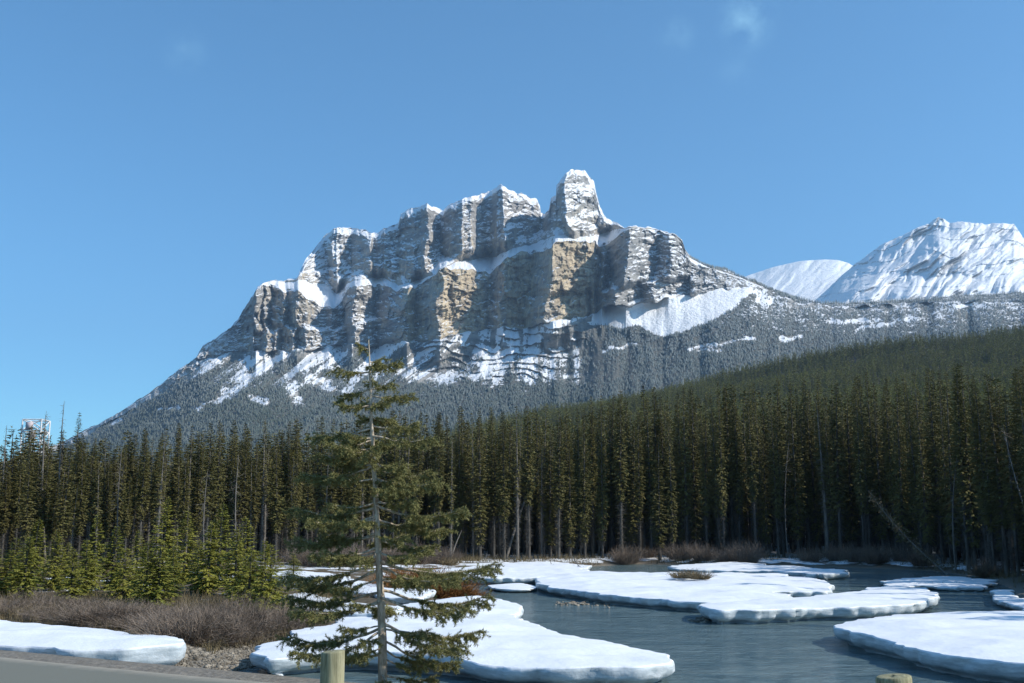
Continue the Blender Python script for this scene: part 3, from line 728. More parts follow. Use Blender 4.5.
# ================================================================== CONIFERS
def unit(v): return v / (np.linalg.norm(v, axis=-1, keepdims=True) + 1e-9)
def conifer(seed, H, Rm, cb, nwh=46, per=6, tuft=.30, narrow=1.0, dead=60, taper=.8, dens=7, tufts_tri=False):
    """returns (trunk mesh data, crown Acc); H height, Rm crown radius, cb crown base fraction"""
    rg = np.random.default_rng(seed)
    tr = Acc(); cr = Acc()
    lean = rg.normal(size=2) * .012 * H
    zz = np.linspace(0, 1, 9)
    axis = lambda t: np.stack([lean[0] * t ** 2, lean[1] * t ** 2, t * H], -1)
    r0 = .0085 * H + .03
    tr.tube(axis(zz), r0 * (1 - zz) ** .8 + .008, 6, False)
    # dead stubs
    nd = dead
    t = rg.uniform(.08, cb + .18, nd); a = rg.uniform(0, 6.283, nd)
    P = axis(t); d = unit(np.stack([np.cos(a), np.sin(a), rg.uniform(-.65, .05, nd)], -1))
    tr.blades(P, d, rg.uniform(.3, 1, nd) * Rm * .85, .055, up=rg.normal(size=(nd, 3)))
    # crown
    Pl = []; Dl = []; Ll = []; Wl = []
    for k in range(nwh):
        t = cb + (1 - cb) * (k + rg.uniform(-.3, .3)) / nwh
        f = (t - cb) / (1 - cb); f = min(max(f, 0), .995)
        prof = (1 - f) ** taper * (ss(-.15, .3, f)) + .03
        for j in range(per):
            if rg.random() < .10: continue
            a = rg.uniform(0, 6.283)
            Lb = Rm * prof * rg.uniform(.55, 1.2)
            sl = (-.55 + .95 * f) + rg.normal() * .12
            d = np.array([math.cos(a), math.sin(a), sl]); d /= np.linalg.norm(d)
            p0 = axis(np.array([t]))[0]
            nt_ = max(3, int(dens * Lb / Rm + 2))
            s = (np.arange(nt_) + rg.uniform(0, 1, nt_)) / nt_
            s = .12 + .88 * s
            pts = p0 + d * (s * Lb)[:, None]; pts[:, 2] += .10 * Lb * s ** 2 * (1 if f > .4 else .4)
            sd = np.array([-math.sin(a), math.cos(a), 0])
            sgn = rg.choice([-1, 1], nt_)
            dd = unit(d[None] * .8 + sd[None] * (sgn * rg.uniform(.2, .9, nt_))[:, None] + np.array([0, 0, -1.]) * rg.uniform(0, .55, nt_)[:, None])
            Pl.append(pts); Dl.append(dd); Ll.append(tuft * (1 - .45 * f) * rg.uniform(.7, 1.4, nt_)); Wl.append(tuft * .42 * (1 - .4 * f) * rg.uniform(.7, 1.3, nt_))
    P = np.concatenate(Pl); d = np.concatenate(Dl); Lh = np.concatenate(Ll); W = np.concatenate(Wl)
    up = np.array([0, 0, 1.]) + rg.normal(size=P.shape) * .45
    cr.blades(P, d, Lh, W, up, tri=tufts_tri)
    # leader
    tip = axis(np.linspace(.93, 1.0, 14)); dd = unit(rg.normal(size=(14, 3)) * .6 + np.array([0, 0, 1.]))
    cr.blades(tip, dd, tuft * .5, tuft * .15, tri=True)
    return tr, cr
class Kind:
    def __init__(s, trunk, crown, H, R_): s.trunk = trunk; s.crown = crown; s.H = H; s.R = R_
def make_kind(nm, mat, tmat, seed, H, Rm, cb, **kw):
    tr, cr = conifer(seed, H, Rm, cb, **kw)
    return Kind(tr.mesh(nm + '_trunk', tmat), cr.mesh(nm + '_crown', mat), H, Rm)
tall = []
for i in range(9):
    fu = i % 3
    tall.append(make_kind('tall_spruce', M_spruce, M_bark, 100 + i, 20, [1.0, 1.35, 1.15][fu], [.36, .12, .26][fu], nwh=[80, 96, 88][fu], per=7, tuft=.33, taper=[.55, .7, .62][fu], dead=[760, 420, 620][fu], dens=14))
thin = [make_kind('thin_spruce', M_spruce, M_snag, 140 + i, 20, .85, .42, nwh=46, per=5, tuft=.34, dead=700, taper=.6, dens=8) for i in range(3)]
young = [make_kind('young_pine', M_young, M_bark, 160 + i, 5, [1.15, .95, 1.3][i % 3], .02, nwh=44, per=10, tuft=.20, taper=.85, dead=10, dens=20) for i in range(6)]

def place_tree(nm, kind, loc, Ht, label, cat, group, wscale=1.0, rz=None, tilt=(0, 0)):
    s = Ht / kind.H
    o = thing(nm, loc, label, cat, group)
    o.rotation_euler = (tilt[0], tilt[1], random.uniform(0, 6.28) if rz is None else rz)
    o.scale = (s * wscale, s * wscale, s)
    for pn, me in (('trunk', kind.trunk), ('crown', kind.crown)):
        c = bpy.data.objects.new(pn, me); C.objects.link(c); c.parent = o
    return o
# front rank: distance of the forest edge and tree-top rows across the picture
FD = [(-400, 60), (-60, 88), (0, 92), (150, 98), (300, 110), (420, 118), (520, 122), (640, 128), (800, 134), (880, 130), (940, 117), (1000, 98), (1040, 88), (1150, 72), (1350, 55)]
FT = [(-400, 445), (0, 446), (60, 440), (120, 434), (200, 424), (300, 420), (400, 413), (470, 410), (530, 408), (580, 400), (640, 393), (700, 388), (800, 382), (900, 374), (960, 368), (1024, 362), (1400, 350)]
cnt = 0
GF = 'tall spruces standing in the front rank of the forest across the river'
for r_ in range(3):
    n = 96
    for i in range(n):
        px = -22 + (i + random.uniform(0.05, .95) + r_ * .33) * (1068 / n)
        D = crv(FD, px) + r_ * 4.2 + random.uniform(-4, 3)
        g = atD(px, 540, D); x, y = g[0], g[1]
        if sdist(x, y, WATER) < 1.0: D += 6; g = atD(px, 540, D); x, y = g[0], g[1]
        z = float(ground(x, y))
        yt = crv(FT, px) + abs(random.gauss(0, 17)) - 6 + (20 if random.random() < .18 else 0)
        Ht = atD(px, yt, D)[2] - z
        if px < 420: kd = random.choice(thin) if random.random() < .38 else tall[random.choice([0, 3, 6, 2, 5])]
        elif px < 560: kd = random.choice(thin) if random.random() < .2 else random.choice(tall)
        else: kd = tall[random.choice([1, 4, 7, 2, 5, 8, 0])]
        lab = ('tall narrow grey-trunked spruce in the front rank of forest behind the young pines' if px < 300 else
               'tall spruce in the front rank of the forest wall across the river' if px < 900 else
               'tall dark shaded spruce in the front rank where the forest comes down to the water')
        grp = ('front rank spruces behind the young pines' if px < 300 else 'front rank spruces across the river' if px < 900 else 'shaded front rank spruces by the water')
        place_tree('tall_spruce', kd, (x, y, z - .1), Ht, lab, 'tree', grp, random.uniform(.75, 1.2) * (20 / max(Ht, 8)) ** .45); cnt += 1
# trees that stand out above the canopy on the left
def lone(px, yt, D, kd, lab, ws=1, cat='tree', nm='tall_spruce'):
    g = atD(px, 540, D); z = float(ground(g[0], g[1])); Ht = atD(px, yt, D)[2] - z
    return place_tree(nm, kd, (g[0], g[1], z - .1), Ht, lab, cat, None, ws)
lone(68.5, 411, 100, tall[4], 'dark full spruce rising above its neighbours right beside a bare pole-like top', 1.1)
lone(38, 404 + 16, 103, thin[0], 'thin spruce top just to the right of the white lattice tower', 1.0)
lone(-2 + 22, 424, 100, thin[1], 'thin spruce top standing just left of the white lattice tower', 1.0)
lone(480, 408, 128, tall[1], 'full spruce with pointed top above the left end of the far snow bank', 1.1)
lone(650, 384, 132, tall[7], 'tallest pointed spruce above the middle of the long snow shelf', 1.1)
lone(827, 392, 130, thin[2], 'grey half-bare spruce in front of the dark forest above the middle shelf end', 1.3)

# forest behind, one mass -----------------------------------------------------
def variants(name, kinds_mesh):
    col = bpy.data.collections.new(name)
    for i, mes in enumerate(kinds_mesh):
        o = bpy.data.objects.new('%s_source' % name, mes); col.objects.link(o)
    return col
def joined(nm, tr, cr, mt, mc, s=1.0):
    va = np.concatenate(tr.v + cr.v); na = tr.n
    ft = [*(tr.t), *[q + na for q in cr.t]]; fq = [*(tr.q), *[q + na for q in cr.q]]
    T_ = np.concatenate(ft) if ft else np.zeros((0, 3), int); Q_ = np.concatenate(fq) if fq else np.zeros((0, 4), int)
    mi = np.concatenate([np.zeros(sum(len(a) for a in tr.t)), np.ones(sum(len(a) for a in cr.t)), np.zeros(sum(len(a) for a in tr.q)), np.ones(sum(len(a) for a in cr.q))])
    return mesh_np(nm, va * s, [T_, Q_], mats=[mt, mc], midx=mi)
def scatter(name, pts, scl, wid, rot, idx, col, label):
    me = mesh_np(name, pts, [], attrs=dict(scl=scl, wid=wid, rot=rot))
    a = me.attributes.new('idx', 'INT', 'POINT'); a.data.foreach_set('value', np.asarray(idx, np.int32))
    o = link(name, me); tag(o, label=label, kind='stuff')
    ng = bpy.data.node_groups.new(name, 'GeometryNodeTree')
    ng.interface.new_socket('Geometry', in_out='INPUT', socket_type='NodeSocketGeometry')
    ng.interface.new_socket('Geometry', in_out='OUTPUT', socket_type='NodeSocketGeometry')
    gi = ng.nodes.new('NodeGroupInput'); go = ng.nodes.new('NodeGroupOutput')
    ip = ng.nodes.new('GeometryNodeInstanceOnPoints'); ci = ng.nodes.new('GeometryNodeCollectionInfo')
    ci.inputs['Collection'].default_value = col; ci.inputs['Separate Children'].default_value = True; ci.inputs['Reset Children'].default_value = True
    def at(nm, ty='FLOAT'):
        x = ng.nodes.new('GeometryNodeInputNamedAttribute'); x.data_type = ty; x.inputs['Name'].default_value = nm; return x.outputs['Attribute']
    cs = ng.nodes.new('ShaderNodeCombineXYZ'); cr_ = ng.nodes.new('ShaderNodeCombineXYZ')
    wv = at('wid'); ng.links.new(wv, cs.inputs[0]); ng.links.new(wv, cs.inputs[1]); ng.links.new(at('scl'), cs.inputs[2]); ng.links.new(at('rot'), cr_.inputs[2])
    mp = ng.nodes.new('GeometryNodeMeshToPoints')
    ng.links.new(gi.outputs[0], mp.inputs[0]); ng.links.new(mp.outputs[0], ip.inputs['Points'])
    ng.links.new(ci.outputs[0], ip.inputs['Instance']); ip.inputs['Pick Instance'].default_value = True
    ng.links.new(at('idx', 'INT'), ip.inputs['Instance Index']); ng.links.new(cr_.outputs[0], ip.inputs['Rotation']); ng.links.new(cs.outputs[0], ip.inputs['Scale'])
    ng.links.new(ip.outputs[0], go.inputs[0])
    md = o.modifiers.new('scatter', 'NODES'); md.node_group = ng
    return o
midm = []
for i in range(6):
    tr, cr = conifer(300 + i, 1., .072, [.3, .15, .25][i % 3], nwh=34, per=6, tuft=.032, taper=.75, dead=14, dens=5)
    # stub blades are sized in metres: scale afterwards
    tr = Acc(); tr.tube([[0, 0, 0], [0, 0, .97]], [.012, .001], 5, False)
    midm.append(joined('forest_tree', tr, cr, M_bark, M_spruce))
lowm = []
for i in range(5):
    tr = Acc(); tr.tube([[0, 0, 0], [0, 0, .9]], [.012, .002], 4, False)
    _, cr = conifer(330 + i, 1., .105, .10, nwh=13, per=5, tuft=.085, taper=.85, dead=2, dens=1.2)
    lowm.append(joined('hill_tree', tr, cr, M_bark, M_hill))
tiny = []
for i in range(3):
    rg = np.random.default_rng(400 + i); A_ = Acc()
    for k, (z0, z1, rr) in enumerate([(.02, .5, .17), (.22, .7, .135), (.45, .86, .095), (.66, 1.0, .06)]):
        kk = 7; an = np.arange(kk) * 2 * math.pi / kk + rg.random(); rad_ = rr * rg.uniform(.6, 1.25, kk)
        V = np.stack([np.cos(an) * rad_, np.sin(an) * rad_, z0 + rg.uniform(-.05, .05, kk)], -1)
        A_.add(np.concatenate([V, [[0, 0, z1]]]), tris=[[a, (a + 1) % kk, kk] for a in range(kk)])
    tiny.append(A_.mesh('slope_tree', M_frost))
col_mid = variants('forest_tree', midm); col_low = variants('hill_tree', lowm); col_tiny = variants('slope_tree', tiny)

def forest():
    # trees just outside the right edge whose shadows reach the snow
    q = np.array([(41, 36.5), (44, 38), (42, 40), (47, 37), (46, 41), (50, 39.5), (44, 52), (47, 56), (43, 60), (49, 63), (46, 67), (52, 60), (45, 48.5), (55, 70), (50, 75), (57, 50), (60, 58)], float)
    zq = ground(q[:, 0], q[:, 1]); k = len(q); rq = np.random.default_rng(3)
    scatter('forest', np.concatenate([q, zq[:, None]], 1), rq.uniform(18, 23, k), 21 * rq.uniform(.8, 1.1, k), rq.uniform(0, 6, k), rq.integers(0, 6, k), col_mid, 'dark spruces on the near bank beyond the right edge')
    # near mass
    rg = np.random.default_rng(11)
    n = 26000; az = rg.uniform(R(-40), R(48), n); rr = np.sqrt(rg.uniform(50 ** 2, 330 ** 2, n))
    x = rr * np.sin(az); y = rr * np.cos(az)
    px, _ = proj(np.stack([x, y, 0 * x + 2], -1))
    front = crv(FD, px) + 12
    inview = (px > -30) & (px < 1054)
    sd = sdist(x, y, WATER)
    ok = (rr > np.where(inview, front, crv(FD, px))) & (sd > 2) & (road_s(x, y) > 25)
    dens = np.where(rr < 190, 1., .55) * np.where(px > 1250, .35, np.where(px < -80, .8, 1))
    ok &= rg.random(n) < dens * .85
    x = x[ok]; y = y[ok]; px = px[ok]; rr = rr[ok]
    z = ground(x, y)
    want = atD(px, crv(FT, np.clip(px, -400, 1400)), crv(FD, px))[:, 2] * (1 + .0 * rr)
    want = np.where(rr > 200, np.minimum(want, 19), want)
    h = np.clip(want - 1, 12, 25) * rg.uniform(.66, 1.10, len(x))
    print('near forest', len(x))
    scatter('forest', np.stack([x, y, z], -1), h, 20 * rg.uniform(.75, 1.15, len(x)), rg.uniform(0, 6.28, len(x)), rg.integers(0, 6, len(x)), col_mid, 'dense dark spruce forest filling the flat behind the front rank of trees')
    # hillside
    n = 60000; az = rg.uniform(R(-6), R(36), n); rr = np.sqrt(rg.uniform(330 ** 2, 1640 ** 2, n))
    x = rr * np.sin(az); y = rr * np.cos(az); ok = rg.random(n) < ss(R(-6), R(3), az) * np.where(rr < 480, .4, .48) * np.where(rr > 1530, .6, 1)
    x = x[ok]; y = y[ok]; z = ground(x, y); m = len(x)
    print('hill', m)
    scatter('forest', np.stack([x, y, z - .3], -1), rg.uniform(8, 21, m), 21 * rg.uniform(.8, 1.3, m), rg.uniform(0, 6.28, m), rg.integers(0, 5, m), col_low, 'dark green conifers covering the low hill below the snowy peaks')
    # left skirt of the valley beyond the front forest
    n = 5000; az = rg.uniform(R(-38), R(0), n); rr = np.sqrt(rg.uniform(330 ** 2, 900 ** 2, n)); x = rr * np.sin(az); y = rr * np.cos(az)
    # mountain slopes
    V = MV[:NA]; Yp = MY[:NA]; nr, nc = Yp.shape
    M_ = 330000
    pxs = rg.uniform(-120, 1300, M_); py = rg.uniform(268, 470, M_)
    ci = np.searchsorted(MX, pxs) - 1; ci = np.clip(ci, 0, nc - 2)
    y0 = Yp[0, ci]; y1 = Yp[-1, ci]; t = (py - y0) / (y1 - y0); ri = t * (nr - 1)
    hill_y = np.interp(pxs, [p[0] for p in HR], [p[1] for p in HR])
    ok = (ri > 2) & (ri < nr - 2.1) & (py < np.minimum(hill_y + 12, 460))
    ch, me = SNOWC(pxs, py)
    dens = .92 * (1 - .9 * ss(.1, .9, ch)) * (me < .3)
    lv = fbm(pxs / 26 + 9, py / 9, 4, 501)
    dens = dens * np.where(pxs < 600, .30 + .7 * ss(350, 392, py + (lv - .5) * 60), (.42 + .58 * ss(.42, .56, lv + .16 * ss(310, 370, py) + .2 * (fbm(pxs / 7, py / 4, 3, 505) - .5))))
    uu = pxs + 1.25 * (1 - ss(400, 520, pxs)) * (py - 345)
    dens = dens * (1 - .8 * ss(.50, .62, fbm(uu / 6, py / 34, 4, 47)) * ss(405, 370, py) * (pxs < 640))
    dens = dens * np.where((pxs > 395) & (pxs < 600) & (py < 385), .55, 1)
    ok &= rg.random(M_) < dens
    ri = ri[ok]; ci = ci[ok]; r0 = np.floor(ri).astype(int); f = (ri - r0)[:, None]
    fx = ((pxs[ok] - MX[ci]) / (MX[ci + 1] - MX[ci]))[:, None]
    P = (V[r0, ci] * (1 - f) + V[r0 + 1, ci] * f) * (1 - fx) + (V[r0, ci + 1] * (1 - f) + V[r0 + 1, ci + 1] * f) * fx
    # a few on the rocky right shoulder
    P = P + np.stack([rg.normal(size=len(P)) * 2, 0 * f[:, 0], 0 * f[:, 0]], -1)
    keep = (np.hypot(P[:, 0], P[:, 1]) > 1700) & (rg.random(len(P)) < .62)
    P = P[keep]; m = len(P); print('slopes', m)
    hh = rg.uniform(4.5, 9, m) * (1 - .35 * ss(450, 900, P[:, 2]))
    scatter('forest', P, hh, 12.5 * rg.uniform(.7, 1.35, m), rg.uniform(0, 6.28, m), rg.integers(0, 3, m), col_tiny, 'frosted conifers covering the lower slopes of the great cliffs')
    # shoulder tree line
    k = 5200; px = rg.uniform(690, 1300, k) + 0 * rg.random(k); px = np.where(rg.random(k) < .6, rg.uniform(775, 1300, k), px); c = np.clip(np.searchsorted(MX, px) - 1, 0, nc - 2)
    rsel = np.where(px > 775, NA + rg.integers(0, len(MV) - 8 - NA, k), len(MV) - 8 - rg.integers(0, 120, k))
    P = MV[rsel, c]
    scatter('forest', P, rg.uniform(6, 11, k), 11 * rg.uniform(.8, 1.2, k), rg.uniform(0, 6.28, k), rg.integers(0, 3, k), col_tiny, 'small conifers scattered along the crest of the rocky shoulder')
forest()

# ------------------------------------------------------------------ young pines on the left shore
yp = [(6, 560, 604, 62), (22, 548, 604, 60), (38, 556, 603, 58), (52, 538, 603, 64), (70, 560, 606, 56), (84, 552, 604, 60), (98, 562, 606, 55), (110, 540, 603, 64), (122, 558, 607, 56), (134, 545, 606, 60),
      (146, 540, 606, 58), (160, 506, 603, 68), (157, 548, 609, 52), (172, 545, 606, 58), (186, 552, 606, 57), (196, 540, 605, 62), (206, 530, 607, 60), (216, 512, 604, 66), (220, 548, 610, 52), (234, 538, 608, 56), (243, 530, 606, 60), (248, 556, 611, 50), (264, 548, 613, 47), (270, 556, 612, 50), (-12, 545, 604, 62), (30, 530, 600, 72), (128, 528, 600, 72), (182, 524, 600, 74), (90, 532, 600, 74), (63, 545, 600, 70), (230, 520, 600, 74), (-30, 556, 606, 56), (12, 536, 600, 74), (145, 560, 608, 52), (300, 588, 604, 62), (293, 560, 590, 72)]
yl = {(264, 548): 'bright young pine at the right end of the row above the willow thicket', (160, 506): 'tallest yellow-green pine rising behind the row of young pines', (248, 556): 'dense young pine just left of the last pine in the row',
      (216, 512): 'tall young pine with open crown behind the right part of the row', (300, 588): 'tiny spruce sapling standing alone in the snow patch', (157, 548): 'bright bushy pine at the foot of the tallest yellow-green pine'}
for i, (px, yt, yb, D) in enumerate(yp):
    if i % 4 == 2 and (px, yt) not in yl: continue
    yt0 = yt; yt += (0 if (px, yt) in yl else 1) * random.uniform(-14, 10)
    g = atD(px, yb, D); z = float(ground(g[0], g[1])); Ht = atD(px, yt - 9, D)[2] - z
    lab = yl.get((px, yt0))
    place_tree('young_pine', young[i % 6], (g[0], g[1], z - .05), Ht, lab or 'bright yellow-green young pine in the row above the willow thicket', 'tree', None if lab else 'young pines along the left shore', random.uniform(1.15, 1.6) * (5 / Ht) ** .35)

# ------------------------------------------------------------------ snags and leaning trunks
def snag(nm, p0, p1, r0, seed, label, cat, mat, twigs=60, tl=.7, green=False):
    rg = np.random.default_rng(seed); p0 = np.array(p0, float); p1 = np.array(p1, float); d = p1 - p0; Ln = np.linalg.norm(d)
    o = thing(nm, tuple(p0), label, cat)
    A_ = Acc(); t = np.linspace(0, 1, 14); bend = unit(np.cross(d, [0.3, 1, .2])) * Ln * .03
    ax = lambda t: d * t[:, None] + bend * np.sin(t * 3.1)[:, None]
    A_.tube(ax(t), r0 * (1 - t) ** .7 + .012, 7, False)
    me = link('trunk', A_.mesh('trunk', mat, True), o)
    B = Acc(); tt = rg.uniform(.15, .98, twigs); P = ax(tt); dr = unit(rg.normal(size=(twigs, 3)) + np.array([0, 0, -.35]))
    B.blades(P, dr, tl * rg.uniform(.4, 1.2, twigs), .035, up=rg.normal(size=(twigs, 3)))
    # forked tips
    Q = P + dr * (tl * .5); d2 = unit(dr + rg.normal(size=dr.shape) * .7); B.blades(Q, d2, tl * .45, .022)
    if green:
        k = twigs * 6; tt = rg.uniform(.1, .95, k); P = ax(tt) + rg.normal(size=(k, 3)) * .22
        B.blades(P, unit(rg.normal(size=(k, 3)) + [0, 0, -.5]), .3, .1, tri=False)
    link('branches', B.mesh('branches', M_yelltwig if green else mat), o)
    return o
def P2(px, py, D): return atD(px, py, D)
def G2(px, D): g = atD(px, 560, D); return (g[0], g[1], float(ground(g[0], g[1])) - .1)
snag('leaning_snag', G2(506, 121), P2(543, 462, 127), .16, 1, 'pale bare trunk leaning steeply right in front of the forest beyond the spruce', 'dead tree', M_snag, 90, 1.0)
snag('leaning_snag', G2(450, 116), P2(462, 530, 117), .14, 2, 'short pale leaning stump trunk at the forest edge just right of the spruce', 'dead tree', M_snag, 6, .5)
snag('leaning_log', G2(948, 106), P2(868, 490, 116), .085, 3, 'long mossy dead tree leaning left out of the dark forest over the far bank', 'dead tree', M_snag, 110, .9, True)
snag('leaning_log', G2(1052, 90), P2(1003, 425, 95), .08, 4, 'leaning dead tree with drooping twigs at the right edge of the forest', 'dead tree', M_snag, 110, .9)
snag('dead_pole_tree', G2(62.5, 101), P2(64.5, 401, 101), .11, 5, 'bare pole-like dead tree top with a dark clump poking above the left forest', 'dead tree', M_snag, 120, .45)
snag('dead_pole_tree', G2(46, 99), P2(46.5, 411, 99), .12, 6, 'thin scraggly dead top standing against the sky right of the lattice tower', 'dead tree', M_snag, 160, .55)
snag('dead_pole_tree', G2(6, 98), P2(7, 425, 98), .1, 7, 'faint thin dead top at the far left edge of the forest', 'dead tree', M_snag, 70, .5)
for i, (px, yt, D, lab) in enumerate([(205, 470, 97, 'bare grey trunk with twigs behind the right part of the young pines'), (238, 455, 98, 'bare grey trunk just right of another bare trunk behind the young pines'), (297, 462, 108, 'bare grey trunk at the forest edge left of the near spruce'), (330, 450, 112, 'bare grey trunk seen between the left branches of the near spruce'),
        (120, 452, 95, 'bare grey trunk behind the young pines toward the left of the forest'), (440, 446, 122, 'bare grey trunk showing between the right branches of the near spruce'), (788, 440, 131, 'slender bare grey trunk before the dark forest above the long snow shelf'), (690, 455, 132, 'bare pale trunk in the dark forest above the far shore snow strip'), (545, 470, 128, 'bare grey trunk just right of the long leaning trunk'), (955, 455, 108, 'bare grey trunk above the dark pool on the right')]):
    b = G2(px, D); snag('bare_trunk', b, P2(px + random.uniform(-3, 3), yt, D), .075, 20 + i, lab, 'dead tree', M_snag, 90, 1.0)
snag('driftwood', (*atZ(925, 583, .4)[:2], .2), atD(975, 592, 84), .10, 50, 'dark fallen branch reaching over the dark pool on the right', 'driftwood', M_bark, 20, .8)
snag('driftwood', (*atZ(588, 572, .4)[:2], .3), atD(570, 553, 108), .05, 51, 'thin arching dead branch at the right end of the far snow bank', 'driftwood', M_snag, 24, .6)
snag('driftwood', (*atZ(553, 570, .4)[:2], .3), atD(549, 557, 108), .05, 52, 'short upright dead stick poking from the far snow bank', 'driftwood', M_snag, 10, .4)

# ------------------------------------------------------------------ bushes
def bush_mesh(seed, n, h, r, mat, wd=.022, curl=.5):
    rg = np.random.default_rng(seed); A_ = Acc()
    a = rg.uniform(0, 6.283, n); b0 = rg.uniform(0, 1, n) ** .5 * r * .45
    P = np.stack([np.cos(a) * b0, np.sin(a) * b0, 0 * a], -1)
    sp = rg.uniform(.1, .95, n) * (r / h)
    d = unit(np.stack([np.cos(a) * sp, np.sin(a) * sp, 1 + 0 * a], -1) + rg.normal(size=(n, 3)) * .12)
    Ln = h * rg.uniform(.45, 1.05, n)
    for s in range(3):
        seg = Ln / 3
        nd = unit(d + rg.normal(size=(n, 3)) * .22 + np.array([0, 0, -.06 * s]))
        Q = P + nd * seg[:, None]
        sd = unit(np.cross(nd, rg.normal(size=(n, 3)))); w0 = wd * (1 - s * .27); w1 = wd * (1 - (s + 1) * .27)
        V = np.stack([P - sd * w0, P + sd * w0, Q + sd * w1, Q - sd * w1], 1).reshape(-1, 3)
        A_.add(V, quads=np.arange(4 * n).reshape(n, 4))
        k = 2
        for _ in range(k):
            dd = unit(nd + rg.normal(size=(n, 3)) * .55); A_.blades(P + nd * (seg * rg.uniform(.2, 1, n))[:, None], dd, seg * rg.uniform(.5, 1.2, n), wd * .75, up=rg.normal(size=(n, 3)))
        P, d = Q, nd
    return A_.mesh('bush', mat)
bm_ = [bush_mesh(600 + i, 420, 1.5, 1.5, M_twig, .013) for i in range(4)]
br_ = [bush_mesh(610 + i, 260, 1.3, 1.3, M_redtwig) for i in range(2)]
by_ = [bush_mesh(620 + i, 220, .8, 1.2, M_yelltwig) for i in range(2)]
def bush(me, px, py, h, wd, label, grp, z=None):
    base = atZ(px, py, .5); zz = float(ground(base[0], base[1])); base = atZ(px, py, zz) if zz < 3 else base
    o = link('bush', me); o.location = (base[0], base[1], zz - .08); o.rotation_euler = (0, 0, random.uniform(0, 6.28)); o.scale = (wd / 1.5, wd / 1.5, h / 1.5)
    return tag(o, label, 'bush', grp)
G_ = 'bare willow bushes along the left shore'
for i in range(46):
    px = -20 + i * 7.1 + random.uniform(-4, 4)
    py = crv([(-20, 618), (60, 622), (130, 629), (190, 638), (240, 645), (300, 640)], px) - random.choice([0, 3, 7, 11]) - random.uniform(0, 2)
    bush(random.choice(bm_ + bm_ + by_), px, py, random.uniform(.35, 1.1) * (1 + .6 * (px > 190)), random.uniform(1.1, 2.2), 'tangled grey-brown leafless bush in the willow thicket below the young pines', G_)
for i in range(16):
    px = 180 + i * 7.5 + random.uniform(-3, 3); py = 648 - abs(px - 225) * .10 + random.uniform(-3, 1)
    bush(random.choice(bm_), px, py, random.uniform(.8, 1.45), random.uniform(1.2, 1.9), 'dense brown leafless bush at the edge of the gravel bar', 'bushes beside the gravel bar')
for i in range(14):
    bush(random.choice(by_), random.uniform(290, 420), random.uniform(583, 600), random.uniform(.6, 1.0), 1.5, 'low tawny bush between the snow patches left of the near spruce', 'low bushes among the left snow patches')
for px, py, h, wd in [(405, 593, 1.9, 2.6), (425, 594, 2.1, 2.8), (440, 596, 1.9, 2.5), (412, 589, 1.8, 2.5), (456, 598, 1.5, 2.2), (396, 590, 1.6, 2.2), (470, 600, 1.1, 1.8)]:
    bush(random.choice(br_), px, py, h, wd, 'rusty orange-red willow bush behind the right branches of the near spruce', 'rusty willow bushes behind the near spruce')
for i in range(85):
    px = random.choice([random.uniform(590, 760), random.uniform(300, 470), random.uniform(760, 1000)]); D = crv(FD, px) - random.uniform(1, 14)
    g = atD(px, 560, D); zz = float(ground(g[0], g[1]))
    if zz < 0: continue
    o = link('bush', random.choice(bm_ + by_)); o.location = (g[0], g[1], zz); s = random.uniform(.9, 1.5); o.scale = (s * 1.3, s, s); o.rotation_euler = (0, 0, random.uniform(0, 6.28))
    tag(o, 'leafless grey-brown bush at the foot of the dark forest on the far shore', 'bush', 'bushes along the far shore')
for px, py in [(682, 576), (700, 577), (690, 575)]:
    b = atZ(px, py, .9); o = link('bush', random.choice(by_)); o.location = (b[0], b[1], .75); o.scale = (1.1, 1.1, .8)
    tag(o, 'low tawny bush growing through the snow at the back of the long shelf', 'bush', 'tawny bushes in the long snow shelf')

# dry grass along the far shore
def grass():
    rg = np.random.default_rng(77); A_ = Acc(); n = 60000
    px = rg.uniform(-40, 1060, n); D = crv(FD, px) + rg.uniform(-11, 6, n)
    g = atD(px, 555 + 0 * px, D); z = ground(g[:, 0], g[:, 1]); ok = (z > .02) & (sdist(g[:, 0], g[:, 1], WATER) > .2)
    ok &= (fbm(g[:, 0] / 4, g[:, 1] / 4, 3, 78) > .47) & (rg.random(n) < np.where(px > 480, .35, 1))
    P = np.stack([g[ok, 0], g[ok, 1], z[ok]], -1); m = len(P)
    A_.blades(P, unit(rg.normal(size=(m, 3)) * .35 + [0, 0, 1]), rg.uniform(.3, .9, m), .05)
    # left shore
    n = 30000; px = rg.uniform(-40, 330, n); py = rg.uniform(596, 650, n); g = atZ(px, py, .7); z = ground(g[:, 0], g[:, 1]); ok = (sdist(g[:, 0], g[:, 1], WATER) > 1.5) & (py < crv([(-40, 616), (180, 634), (250, 646), (330, 636)], px))
    P = np.stack([g[ok, 0], g[ok, 1], z[ok]], -1); m = len(P)
    A_.blades(P, unit(rg.normal(size=(m, 3)) * .4 + [0, 0, 1]), rg.uniform(.2, .6, m), .03)
    o = link('dry_grass', A_.mesh('dry_grass', M_drygrass)); tag(o, 'dry brown grass along the river shores', kind='stuff')
grass()
